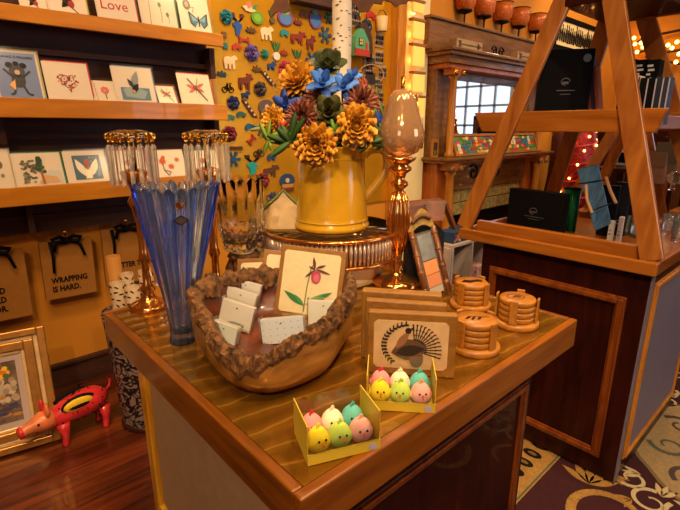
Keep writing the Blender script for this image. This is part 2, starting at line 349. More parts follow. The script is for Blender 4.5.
# cards ------------------------------------------------------------
def leafpoly(x0, y0, x1, y1, w, n=6):
    d = Vector((x1-x0, y1-y0)); nrm = Vector((-d.y, d.x)).normalized(); a = []; c = []
    for i in range(n+1):
        t = i/n; q = w*math.sin(PI*t)*(1-.25*t); p = Vector((x0, y0))+d*t; a.append(p+nrm*q); c.append(p-nrm*q)
    return [tuple(p) for p in a]+[tuple(p) for p in c[-2:0:-1]]
def line2(mb, pts, w, mt, z0, z1):
    for (a, c) in zip(pts[:-1], pts[1:]):
        d = Vector((c[0]-a[0], c[1]-a[1])); n = Vector((-d.y, d.x)).normalized()*w/2
        mb.prism([(a[0]+n.x, a[1]+n.y), (c[0]+n.x, c[1]+n.y), (c[0]-n.x, c[1]-n.y), (a[0]-n.x, a[1]-n.y)], z0, z1, mt)
D = .0016
def art(mb, kind, w, h, z):
    c = lambda col: pm(col); z1 = z+D
    def P_(poly, col, dz=0): mb.prism([(x*w, y*h) for x, y in poly], z+dz, z1+dz, c(col))
    def L_(pts, wd, col, dz=0): line2(mb, [(x*w, y*h) for x, y in pts], wd*w, c(col), z+dz, z1+dz)
    rnd = random.Random(kind)
    if kind == 'koala':
        P_([(.05,.05),(.95,.05),(.95,.95),(.05,.95)], '#7484b4')
        for x, y, r in ((.35,.70,.07), (.65,.70,.07), (.5,.73,.06)): P_(circ(x, y, r*1.1, r*.8), '#1c1a20', D)
        P_(circ(.5,.58,.17,.13), '#3c3c48', D); P_(circ(.5,.56,.06,.05), '#c8a890', 2*D); P_(circ(.5,.4,.15,.14), '#34343e', D)
        for q in ([(.4,.46),(.22,.62)], [(.6,.46),(.78,.6)], [(.42,.3),(.36,.14),(.28,.12)], [(.58,.3),(.66,.14),(.76,.12)]): L_(q, .05, '#2a2a34', D)
        P_([(.28,.3),(.42,.42),(.4,.2)], '#e8b060', 2*D)
        text(mb, 'THANKS A MILLION', .087*w, ink, w*.5, h*.84, z1+D, 'CENTER')
    elif kind == 'heart':
        for k in range(110):
            t = rnd.random()*2*PI; s = rnd.random()**.5; x = 16*math.sin(t)**3; y = 13*math.cos(t)-5*math.cos(2*t)-2*math.cos(3*t)-math.cos(4*t)
            P_(circ(.52+x*s*.0155, .52+y*s*.0155, .016, n=6), rnd.choice(['#a01818', '#c02a20', '#7a1010']), D*(k % 3)*.3)
    elif kind == 'smallflower':
        L_([(.55,.2),(.55,.5)], .04, '#3a6a2a')
        for k in range(7): t = k*2*PI/7; P_(circ(.55+.11*math.cos(t), .6+.1*math.sin(t), .07), '#d07068', D*(k % 2)*.5)
        for k in range(8): P_(circ(.16+.02*(k % 2), .15+.1*k, .03, n=6), '#b09070')
    elif kind == 'bird':
        P_([(.15,.12),(.87,.12),(.87,.45),(.15,.45)], '#5e7a94'); P_([(.25,.2),(.7,.15),(.8,.35),(.5,.5),(.2,.4)], '#8ea0a8', D)
        P_(leafpoly(.45,.42,.62,.9,.10), '#8c8c94', 2*D); P_(leafpoly(.5,.42,.35,.68,.06), '#222228', 2*D)
        P_(leafpoly(.42,.3,.6,.56,.08), '#1c1c22', 3*D); P_(circ(.45,.34,.04), '#d88c4a', 4*D)
    elif kind in ('dragonfly', 'smalldragonfly'):
        for q in ((.5,.55,.24,.66), (.5,.55,.28,.42), (.56,.6,.80,.72), (.56,.56,.76,.45)): P_(leafpoly(*q, .05), '#c85848', D)
        L_([(.3,.85),(.82,.18)], .028, '#4c4420', 2*D); L_([(.62,.88),(.5,.42)], .016, '#4a6a30', D); P_(circ(.5,.58,.06), '#8a2018', 3*D)
        if kind == 'smalldragonfly': L_([(.2,.75),(.7,.5)], .03, '#2c2020', 2*D)
    elif kind == 'butterfly':
        for s in (-1, 1):
            P_([(.6,.32),(.6+s*.3,.50),(.6+s*.27,.26),(.6+s*.14,.16)], '#3c6c94'); P_([(.6,.32),(.6+s*.24,.44),(.6+s*.2,.3)], '#6ea4c4', D)
            L_([(.6,.32),(.6+s*.3,.5),(.6+s*.27,.26),(.6+s*.14,.16)], .02, '#141820', 2*D)
        L_([(.6,.18),(.6,.42)], .03, '#18181c', 2*D); P_(circ(.28,.66,.12), '#706050'); P_(circ(.28,.66,.06), '#c08878', D)
        L_([(.3,.6),(.5,.62),(.45,.5)], .02, '#a06a5c')
    elif kind == 'dandelion':
        for x, y, r in ((.25,.82,.13), (.56,.5,.05), (.75,.32,.05)):
            L_([(x,.08 if x < .5 else .15),(x+.03,y/2+.05),(x,y)], .014, '#8c8c70')
            for k in range(12): t = k*PI/6; L_([(x,y),(x+r*math.cos(t),y+r*math.sin(t))], .012, '#6c6858')
    elif kind == 'love':
        text(mb, 'Love', .36*w, c('#b02030'), w*.45, h*.28, z, 'CENTER')
        L_([(.12,.62),(.8,.55)], .018, '#8c8070'); L_([(.2,.75),(.85,.7)], .014, '#a01828')
    elif kind == 'blackbird':
        P_(leafpoly(.35,.2,.7,.55,.1), '#1c1818'); P_(circ(.6,.3,.08), '#a02020', D); P_(leafpoly(.3,.5,.5,.3,.05), '#303028', D); L_([(.25,.5),(.75,.1)], .02, '#302820', D)
    elif kind == 'tree':
        P_([(.5,.1),(.95,.1),(.95,.45),(.7,.5)], '#c8c4c0'); P_([(.45,.12),(.9,.12),(.85,.28),(.6,.35)], '#d0a070', D*.5)
        for k in range(46): P_(circ(.16+.26*rnd.random(), .12+.68*rnd.random(), .035, n=7), rnd.choice(['#6c6450', '#8a8470', '#504a38']), D*(k % 4)*.4)
        L_([(.56,.1),(.53,.75)], .05, '#a05c38', 2*D)
        for k in range(30): yy = .45+.4*rnd.random(); P_(circ(.53+(.9-yy)*.55*(rnd.random()-.5), yy, .045, n=7), rnd.choice(['#1f4a2a', '#2c6034', '#183c22']), 2*D+D*(k % 4)*.4)
    elif kind == 'angel':
        P_([(.2,.14),(.86,.14),(.86,.86),(.2,.86)], '#3c5c7c')
        for k in range(14): P_(circ(.25+.55*rnd.random(), .2+.6*rnd.random(), .03, n=6), rnd.choice(['#2c4468', '#5a88a0', '#7090b0']), D*.5)
        for s in (-1, 1): P_(leafpoly(.52+s*.06,.22,.52+s*.26,.76,.1), '#e8dcc8', D)
        P_([(.44,.16),(.6,.16),(.55,.6),(.49,.6)], '#efe4d0', 2*D); P_(circ(.52,.66,.06,.09), '#b0301c', 3*D); P_(leafpoly(.52,.4,.5,.7,.05), '#a8442c', 4*D)
    elif kind == 'maple':
        for x, y, r in ((.3,.62,.15), (.78,.66,.10), (.55,.42,.12), (.35,.76,.08)):
            P_([(x+r*math.cos(2*PI*k/14)*(1 if k % 2 == 0 else .55), y+r*math.sin(2*PI*k/14)*(1 if k % 2 == 0 else .55)) for k in range(14)], '#c05018')
        L_([(.42,.1),(.3,.3),(.3,.6)], .025, '#3c2818'); L_([(.42,.1),(.5,.22),(.3,.3)], .02, '#3c2818', D)
    elif kind == 'letters':
        L_([(.2,.3),(.5,.3)], .02, '#b03038'); P_(circ(.5,.6,.1), '#a03040')
    elif kind == 'grey':
        P_(circ(.7,.62,.10,.1), '#6a5c58'); P_(circ(.75,.35,.05), '#8a7870')
cards = [  # u0,u1,vmid,vtop, ledge, art, envelope, label
 (20, 47, 4, -32, 0, 'blackbird', '#c8b070', 'white card at the top left, bottom of a dark bird sketch showing'),
 (48, 87, 5, -28, 0, 'blackbird', '#b8b040', 'white card with a black and red bird and olive edge on top ledge'),
 (97, 137, 9, -25, 0, 'love', '#c03038', 'white card lettered Love in red script on top ledge'),
 (141, 177, 12, -22, 0, 'dandelion', '#2c7a4c', 'white card with grey dandelion sketch and green envelope'),
 (181, 211, 15, -16, 0, 'butterfly', '#7a8a3a', 'white card with a blue butterfly at right end of top ledge'),
 (-6, 41, 72, 49, 1, 'koala', '#a8a060', 'blue-grey thank-you card with a cartoon bear'),
 (46, 91, 80, 61, 1, 'heart', '#c02830', 'white square card with heart made of red dots'),
 (93, 117, 88, 79, 1, 'smallflower', '#d8c8b0', 'tiny white card with a pink flower, right of the heart card'),
 (115, 155, 82, 66, 1, 'bird', '#8090a8', 'hummingbird card with blue-grey envelope on middle ledge'),
 (159, 177, 93, 84, 1, 'smalldragonfly', '#c83038', 'tiny red-edged dragonfly card on middle ledge'),
 (181, 213, 88, 73, 1, 'dragonfly', '#c02838', 'larger red-edged dragonfly card at right end of middle ledge'),
 (-30, 12, 168, 148, 2, 'grey', '#b8a890', 'pale card cut off at the left end of lowest ledge'),
 (14, 64, 170, 151, 2, 'tree', '#2c7a50', 'card with a tall green pine tree and green envelope'),
 (66, 108, 166, 149, 2, 'angel', '#8088a8', 'card with white angel wings on a dark blue ground'),
 (112, 148, 165, 149, 2, 'letters', '#c03040', 'pink-edged card half hidden behind the left candlestick'),
 (155, 186, 163, 149, 2, 'maple', '#c8b8a0', 'white card with orange maple leaves on lowest ledge'),
 (189, 220, 162, 149, 2, 'letters', '#3c7a60', 'card behind the right candlestick at end of lowest ledge')]
for u0, u1, vm, vt, li, kind, env, lab in cards:
    yb = 2.485; zb = LED[li][1]-.013; x0 = uy(u0, vm, yb).x; x1 = uy(u1, vm, yb).x; zt = uy((u0+u1)/2, vt, 2.53).z; w = x1-x0; h = max(zt-zb, .05)
    h = min(h, w*1.35) if li == 0 else h
    t = thing('greeting_card', lab, 'greeting card', (x0+w/2, yb+.02, zb)); a = math.asin(min(.5, .055/h)) if h > .1 else .3
    T = Matrix.Translation((x0, yb, zb)) @ Matrix.Rotation(PI/2-a, 4, 'X')
    MB(T).box(0, 0, 0, w, h, .004, white).build('card_front', t)
    MB(T).box(.008, -.0, -.014, w+.008, h+.008, -.002, pm(env)).build('envelope', t)
    m_ = MB(T); art(m_, kind, w, h, .0042); m_.build('artwork', t)
    MB(T).box(-.002, 0, .012, w+.010, h+.010, .0125, sleeve).build('clear_sleeve', t)

# ================================================================== GIFT BAGS, PICTURE, PIG, BASKET
def bag(xa, xb, z0, z1, lines, lab, tx=.14, ty=.28, al_='LEFT'):
    w = xb-xa; h = z1-z0; t = thing('gift_bag', lab, 'gift bag', (xa+w/2, 2.62, z0)); T = WALLF(xa, 2.60, z0) @ Matrix.Rotation(-.03, 4, 'Z')
    MB(T).box(0, 0, -.03, w, h, 0, kraft).build('bag', t, bevel=.003)
    m_ = MB(T)
    for i, s in enumerate(lines): text(m_, s, .041, ink, w*tx, h*ty-.045*i, .001, al_, bold=.0014, sx=.78)
    if lines: m_.build('lettering', t)
    m_ = MB(T); cx = w*.5
    m_.tube([(cx, h-.01, .01), (cx-.05, h-.005, .02), (cx-.06, h-.05, .02)], .011, black, flat=.35)
    for s in (-1, 1): m_.tube([(cx, h, .012), (cx+s*.03, h+.022, .02), (cx+s*.065, h+.012, .02), (cx+s*.05, h-.008, .02), (cx, h, .015)], .011, black, flat=.4)
    m_.tube([(cx, h, .012), (cx+.055, h-.02, .02), (cx+.075, h-.085, .02)], [.007, .008, .006], black, flat=.4)
    m_.tube([(w*.2, h, .006), (w*.22, h-.08, .012), (w*.20, h-.16, .014)], [.009, .008, .006], black, flat=.4)
    m_.ell((cx, h, .015), .012, black); m_.build('ribbon_bow', t)
    k = MB(T); k.ell((cx, h+.04, 0), .012, brass).tube([(cx, h+.04, 0), (cx, h+.04, -.06)], .004, brass).tube([(cx, h+.04, -.01), (cx, h, .012)], .003, black)
    k.build('hook', t)
bag(.355, .59, .51, .81, ['WRAPPING', 'IS HARD.'], 'kraft bag printed WRAPPING IS HARD. with a black ribbon, hung on the wall')
bag(.05, .29, .46, .80, ['WORKED', 'SO HARD', 'FOR.'], 'kraft bag with three lines of print, cut off at the left edge', .60, .40, 'RIGHT')
bag(.64, .89, .52, .83, ['BETTER THAN'], 'kraft bag printed BETTER THAN with rolls standing before it', .2, .3)

# leaning picture
BR = uz(62, 437, 0); BL = uz(0, 455, 0); al = (BL-BR).normalized(); TR = Vector((BR.x+.045, 2.32, .49)); up = TR-BR
T = frame(BR, al, up)   # local x = to the left, y = up, z = x cross y
zs = -1 if (T.to_3x3() @ Vector((0, 0, 1))).y > 0 else 1
pw, ph = .56, up.length; pc = thing('framed_painting', 'gilt framed still life of yellow flowers leaning on the wall', 'painting', tuple(BR+al*.28))
gf = mat('gilt_frame', '#bc8444', .35, .7, noise=.15, ns=30); gf2 = mat('pale_gilt', '#dcb888', .4, .4, noise=.1, ns=30)
def ring(mb, i0, i1, d, mt):
    for a_, b_, c_, e_ in ((i0, i1, i0, ph-i0), (pw-i1, pw-i0, i0, ph-i0), (i1, pw-i1, i0, i1), (i1, pw-i1, ph-i1, ph-i0)): mb.box(a_, c_, 0, b_, e_, d*zs, mt)
mb = MB(T); ring(mb, 0, .03, .034, gf); ring(mb, .03, .048, .022, gf2); ring(mb, .048, .085, .028, gf); ring(mb, .085, .1, .018, gf2); mb.build('frame', pc, bevel=.004)
mb = MB(T); ring(mb, .1, .125, .012, mat('linen_liner', '#b09a94', .7)); mb.build('liner', pc)
mb = MB(T); mb.box(.125, .125, 0, pw-.125, ph-.125, .006*zs, mat('painting_ground', '#6e5548', .5, noise=.5, ns=25))
for k in range(46):
    x = .13+.16*random.random(); y = .13+.12*random.random()**1.3; col = random.choice(['#3a3a58', '#4c3c50', '#8c6a3c', '#b0783c', '#6c584c'])
    mb.prism(circ(x, y, .02, .008, 7), .006*zs, (.0068+.0002*k/10)*zs, pm(col))
for k in range(50):
    x = .14+.10*random.random(); y = .21+.10*random.random(); col = random.choice(['#b8a088', '#a89078', '#c4ac90', '#988474'])
    mb.prism(circ(x, y, .012, .014, 7), .006*zs, (.0072+.0002*k/10)*zs, pm(col))
for k in range(26):
    x = .15+.06*random.random(); y = ph-.19+.04*random.random(); col = random.choice(['#e0901c', '#f0b428', '#d06c18', '#4c6430', '#e8a020'])
    mb.prism(circ(x, y, .011, .01, 8), .006*zs, (.0084+.0002*k/10)*zs, pm(col))
mb.build('canvas', pc)

# pig
PF = uz(61, 446, 0); PH = uz(103, 426, 0); ax = (PH-PF); ax.z = 0; ax.normalize()
pc0 = (PF+PH)/2+Vector((0, .03, 0)); T = frame(pc0, ax, (-ax.y, ax.x, 0)) @ Matrix.Scale(.88, 4); pig = thing('painted_pig', 'red folk-art metal pig with yellow wings and black dots on the floor', 'figurine', tuple(pc0))
redp = mat('pig_red_paint', '#c22a30', .3, coat=.4, noise=.3, ns=14); pinkp = mat('pig_face_paint', '#c8683c', .35, coat=.3, noise=.2, ns=14)
mb = MB(T); n = 14; ring_ = []
prof = [(-.15, .125, .026), (-.125, .132, .036), (-.10, .142, .05), (-.06, .155, .062), (0, .16, .073), (.06, .162, .075), (.11, .165, .066), (.145, .17, .04), (.155, .172, .01)]
mb.tube([(x, 0, z) for x, z, r in prof], [r for x, z, r in prof], redp, 14)
mb.build('body', pig, sub=1)
mb = MB(T); mb.tube([(-.115, 0, .15), (-.16, 0, .152), (-.20, 0, .148), (-.235, 0, .142), (-.25, 0, .140)], [.052, .050, .034, .026, .03], pinkp, 12)
mb.build('head', pig); MB(T).tube([(-.245, 0, .14), (-.262, 0, .139)], [.031, .028], redp, 12).build('snout', pig)
for s in (-1, 1):
    MB(T).ell((-.14, s*.035, .215), (.012, .018, .036), redp if s > 0 else pinkp).build('ear', pig)
    MB(T).ell((-.185, s*.038, .165), .006, ink).build('eye', pig)
    for x in (-.085, .115):
        MB(T).tube([(x, s*.04, .12), (x+.004, s*.045, .06), (x-.002, s*.045, .012), (x-.004, s*.045, 0)], [.032, .019, .015, .019], redp, 10).build('leg', pig)
MB(T).tube([(.15, 0, .18), (.175, 0, .20), (.18, 0, .235), (.165, 0, .25), (.155, 0, .235)], .007, redp, 8).build('tail', pig)
mb = MB(T)
for s in (-1, 1):
    mb.ell((.0, s*.045, .195), (.085, .016, .045), ink).ell((-.005, s*.055, .196), (.072, .014, .034), pm('#e0b020')).ell((-.005, s*.066, .192), (.05, .008, .01), ink)
mb.build('wing', pig)
mb = MB(T)
for k in range(70):
    x = random.uniform(-.09, .13); th = random.uniform(-2.6, 2.6); rr = .0715 if -.03 < x < .1 else .061
    mb.ell((x, rr*math.sin(th), .16+rr*math.cos(th)), .0042, ink, 6, 4)
mb.build('painted_dots', pig)
MB(T).tube([(-.02, 0, .22), (.04, 0, .27), (.02, 0, .265)], .003, iron, 6).build('hanger', pig)

# basket
lace = mat('lace_pattern_metal', '#2c1512', .45, .3); nt = lace.node_tree; b = nt.nodes['Principled BSDF']
tc = nt.nodes.new('ShaderNodeTexCoord'); vo = nt.nodes.new('ShaderNodeTexVoronoi'); vo.feature = 'DISTANCE_TO_EDGE'; vo.inputs['Scale'].default_value = 34
nz = nt.nodes.new('ShaderNodeTexNoise'); nz.inputs['Scale'].default_value = 12; mx = nt.nodes.new('ShaderNodeMix'); mx.data_type = 'VECTOR'; mx.inputs[0].default_value = .12
nt.links.new(tc.outputs['Object'], nz.inputs['Vector']); nt.links.new(tc.outputs['Object'], mx.inputs[4]); nt.links.new(nz.outputs['Color'], mx.inputs[5]); nt.links.new(mx.outputs[1], vo.inputs['Vector'])
cr = nt.nodes.new('ShaderNodeValToRGB'); cr.color_ramp.elements[0].color = hx('#20100e'); cr.color_ramp.elements[0].position = .10
cr.color_ramp.elements[1].color = hx('#8a7470'); cr.color_ramp.elements[1].position = .16; e = cr.color_ramp.elements.new(.42); e.color = hx('#2a1614'); e = cr.color_ramp.elements.new(.36); e.color = hx('#8a7470')
nt.links.new(vo.outputs['Distance'], cr.inputs['Fac']); nt.links.new(cr.outputs['Color'], b.inputs['Base Color'])
BC = (.625, 2.06, 0); bk = thing('umbrella_basket', 'tall dark cylinder basket with pale lace pattern beside the table', 'basket', BC)
mb = MB(); mb.lathe([(.128, .02), (.150, .50), (.155, .56), (.148, .56), (.120, .03), (.0, .03)], lace, BC, 40, cap=False); mb.build('body', bk)
mb = MB(); mb.lathe([(.0, 0), (.132, 0), (.136, .006), (.132, .022), (.12, .026), (0, .026)], mat('dark_base_ring', '#3c221c', .35, .4), BC, 40); mb.build('base', bk)
ivory = mat('ivory_roll_paper', '#94785c', .6)
rl = [(-.075, .01, .70, 'patterned paper roll at left in the lace basket'), (-.035, -.06, .69, 'patterned paper roll at the front of the lace basket'), (-.02, .05, .72, 'plain paper roll at the back of the lace basket'),
      (.035, -.04, .71, 'patterned paper roll nearest the gold candlestick'), (.06, .045, .72, 'paper roll at the right back of the basket'), (-.055, .09, .80, 'tallest tan paper roll in the lace basket')]
for i, (dx, dy, z, lab) in enumerate(rl):
    t = thing('paper_roll', lab, 'paper roll', (BC[0]+dx, BC[1]+dy, .04), 'paper rolls in the lace basket'); c = (BC[0]+dx, BC[1]+dy, 0)
    MB().lathe([(.030, .03), (.030, z), (.023, z), (.023, .06)], ivory if i != 5 else kraft, c, 20, cap=False).build('roll', t)
    if i != 5:
        mb = MB()
        for r_ in range(5):
            for k in range(7):
                th = k*2*PI/7+r_*.45+random.uniform(-.2, .2); T2 = Matrix.Translation((c[0]+.0302*math.cos(th), c[1]+.0302*math.sin(th), z-.018-r_*.026+random.uniform(-.006, .006))) @ Matrix.Rotation(th, 4, 'Z') @ Matrix.Rotation(random.uniform(-.9, .9), 4, 'X')
                mb.T = T2; mb.ell((0, 0, 0), (.0012, .010, .0035), ink, 8, 5)
        mb.build('printed_pattern', t)

# ================================================================== MAGNET BOARD
mbd = thing('magnet_board', 'brass coloured metal board covered with small magnets', 'magnet board', (2.2, 2.66, 1.4))
MB().box(1.40, 2.655, .75, 2.93, 2.668, 2.75, goldboard).build('board', mbd)
MB().box(1.35, 2.65, .75, 1.40, 2.668, 2.75, W_gold).build('board_edge', mbd)
beam = MB(); a = uy(286, 0, 2.6); c = uy(318, 7, 2.6)
tag(beam.box(1.95, 2.56, a.z-.0, 2.36, 2.654, a.z+.06, W_dark).build('wooden_ledge', bevel=.004), 'dark wooden ledge above the magnets, behind the birch pole', 'ledge')
GM = 'magnets on the brass board'
def rose(mb, r, col, c2, layers=3, cx=0, cy=0, z=0):
    a = pm(col); b_ = pm(c2)
    for l in range(layers):
        n = 7-l; rr = r*(1-l*.28); 
        for k in range(n):
            t = 2*PI*k/n+l*.5; M_ = Matrix.Rotation(t, 3, 'Z') @ Matrix.Rotation(-.5-.2*l, 3, 'Y')
            mb.ell((cx+rr*.62*math.cos(t), cy+rr*.62*math.sin(t), z+.006+l*.005), (r*.36, r*.34, .004), a if (k+l) % 2 else b_, 8, 5, M_)
    mb.ell((cx, cy, z+.02), r*.2, a, 8, 5)
def quad_animal(kind):   # side view silhouettes facing right, unit box
    if kind == 'bear': return [(0,.55),(.05,.8),(.3,.9),(.55,.85),(.75,1),(.85,.98),(1,.8),(.98,.7),(.8,.62),(.8,.0),(.66,0),(.62,.35),(.5,.35),(.48,0),(.36,0),(.34,.35),(.24,.35),(.22,0),(.06,0)]
    if kind == 'moose': return [(0,.55),(.03,.72),(.45,.78),(.6,.9),(.55,1),(.75,.95),(.8,1),(.95,.98),(.85,.88),(1,.72),(.97,.64),(.85,.7),(.74,.55),(.72,0),(.62,0),(.6,.4),(.55,.4),(.5,.05),(.42,.4),(.25,.42),(.22,0),(.13,0),(.1,.4),(.04,0)]
    if kind == 'lowbear': return [(0,.2),(.05,.7),(.3,1),(.6,.95),(.8,.75),(1,.6),(1,.4),(.85,.35),(.85,0),(.65,0),(.62,.25),(.3,.25),(.28,0),(.08,0)]
    if kind == 'head': return [(.3,0),(.6,.05),(.7,.35),(.85,.45),(.8,.62),(.62,.62),(.55,.75),(.3,.72),(.2,.6),(.05,.62),(.02,.5),(.2,.42)]
    if kind == 'leaf': return [(0,.4),(.18,.5),(.2,.85),(.36,.6),(.5,1),(.6,.62),(.8,.85),(.8,.5),(1,.45),(.78,.32),(.75,.05),(.55,.25),(.45,0),(.36,.25),(.18,.1),(.16,.3)]
    if kind == 'bone': return [(0,.25),(.05,0),(.2,.1),(.25,.3),(.75,.3),(.8,.1),(.95,0),(1,.25),(.92,.5),(1,.75),(.95,1),(.8,.9),(.75,.7),(.25,.7),(.2,.9),(.05,1),(0,.75),(.08,.5)]
def magnet(kind, u, v, w, h, col, label, c2='#222222', rot=0):
    p = uy(u, v, 2.65); s = uy(u+w/2, v, 2.65).x-uy(u-w/2, v, 2.65).x; q = uy(u, v-h/2, 2.65).z-uy(u, v+h/2, 2.65).z
    T = WALLF(p.x, 2.654, p.z) @ Matrix.Rotation(rot, 4, 'Z'); mb = MB(T); m1 = pm(col); m2 = pm(c2)
    S = lambda poly, z0=.001, z1=.009, mt=None: mb.prism([((x-.5)*s, (y-.5)*q) for x, y in poly], z0, z1, mt or m1)
    if kind == 'rose': rose(mb, s/2, col, c2)
    elif kind in ('bear', 'moose', 'lowbear', 'leaf', 'bone'): S(quad_animal(kind))
    elif kind == 'head':
        S(quad_animal('head'))
        for sx in (-1, 1):
            for k in range(3): line2(mb, [(0, q*.2), (sx*s*(.3+.1*k), q*(.36+.05*k)), (sx*s*(.28+.14*k), q*.62)], s*.1, m2, .001, .008)
    elif kind == 'snow':
        for k in range(6):
            t = k*PI/3; line2(mb, [(0, 0), (s/2*math.cos(t), s/2*math.sin(t))], s*.14, m1, .001, .008); mb.prism(circ(s*.42*math.cos(t), s*.42*math.sin(t), s*.12, n=6), .001, .0085, m1)
        mb.prism(circ(0, 0, s*.2, n=6), .001, .0095, m2)
    elif kind == 'round': S(circ(.5,.5,.5), .001, .012); mb.prism(circ(0, 0, s*.3, q*.3), .012, .013, m2)
    elif kind == 'egg':
        S(circ(.5,.5,.5), .001, .010); mb.prism(circ(0, -q*.08, s*.4, q*.34), .01, .012, m2); mb.prism(circ(0, q*.3, s*.25, q*.12), .01, .013, pm('#6c9c30'))
    elif kind == 'bike':
        for sx in (-.27, .27):
            ri = [(sx*s+s*.2*math.cos(t*PI/6), -q*.15+s*.2*math.sin(t*PI/6)) for t in range(13)]; line2(mb, ri, s*.05, m1, .001, .006)
        line2(mb, [(-.27*s, -q*.15), (-.05*s, q*.3), (.2*s, q*.25), (.27*s, -q*.15), (0, -q*.15), (-.05*s, q*.4)], s*.05, m1, .001, .007); line2(mb, [(.15*s, q*.4), (.3*s, q*.38)], s*.06, m1, .001, .007)
    elif kind == 'ski':
        for dx in (-.1, .12): line2(mb, [(-s*.5+dx*s, q*.5), (s*.3+dx*s, -q*.4), (s*.45+dx*s, -q*.42)], .012, m1, .001, .008)
        for k in range(4): mb.prism(circ(-s*.35+k*s*.22, q*.35-k*q*.22, .008, n=6), .008, .011, m2)
    elif kind == 'globe':
        mb.prism(circ(0, q*.08, s*.46, q*.42), .001, .010, m1); mb.prism([(x*s, y*q) for x, y in ((-.38,-.12),(.38,-.12),(.3,-.32),(-.3,-.32))], .010, .012, m2)
        mb.prism([(x*s, y*q) for x, y in ((-.42,-.5),(.42,-.5),(.36,-.32),(-.36,-.32))], .001, .014, pm('#6c2c18')); mb.prism(circ(0, q*.1, s*.12, q*.14), .01, .013, pm('#c8a078'))
    elif kind == 'plant':
        for k in range(-2, 3): mb.prism([(x, y) for x, y in leafpoly(0, -q*.1, k*s*.22, q*.5, s*.09)], .001, .007+.0008*k, m1 if k % 2 else pm('#30441c'))
        mb.prism(circ(0, -q*.28, s*.34, q*.22), .001, .012, m2)
    elif kind == 'bar': mb.box(-s/2, -q/2, .001, s/2, q/2, .012, m1)
    elif kind == 'bird':
        mb.prism(leafpoly(-s*.5, q*.1, s*.5, -q*.1, q*.3), .001, .010, m1); mb.prism(leafpoly(-s*.1, 0, s*.1, q*.6, s*.15), .001, .012, m2); mb.prism(leafpoly(s*.2, 0, s*.6, q*.5, s*.1), .001, .012, pm('#208050'))
    o = mb.build('magnet', org=(p.x, 2.65, p.z)); o.name = {'rose': 'rose_magnet', 'bear': 'bear_magnet', 'moose': 'moose_magnet', 'lowbear': 'bear_magnet', 'head': 'moose_head_magnet', 'snow': 'snowflake_magnet', 'round': 'round_magnet',
      'egg': 'mitten_magnet', 'bike': 'bicycle_magnet', 'ski': 'ski_magnet', 'globe': 'snow_globe_magnet', 'plant': 'plant_magnet', 'bar': 'bar_magnet', 'bird': 'bird_magnet', 'leaf': 'leaf_magnet', 'bone': 'bone_magnet'}[kind]
    tag(o, label, 'magnet', GM)
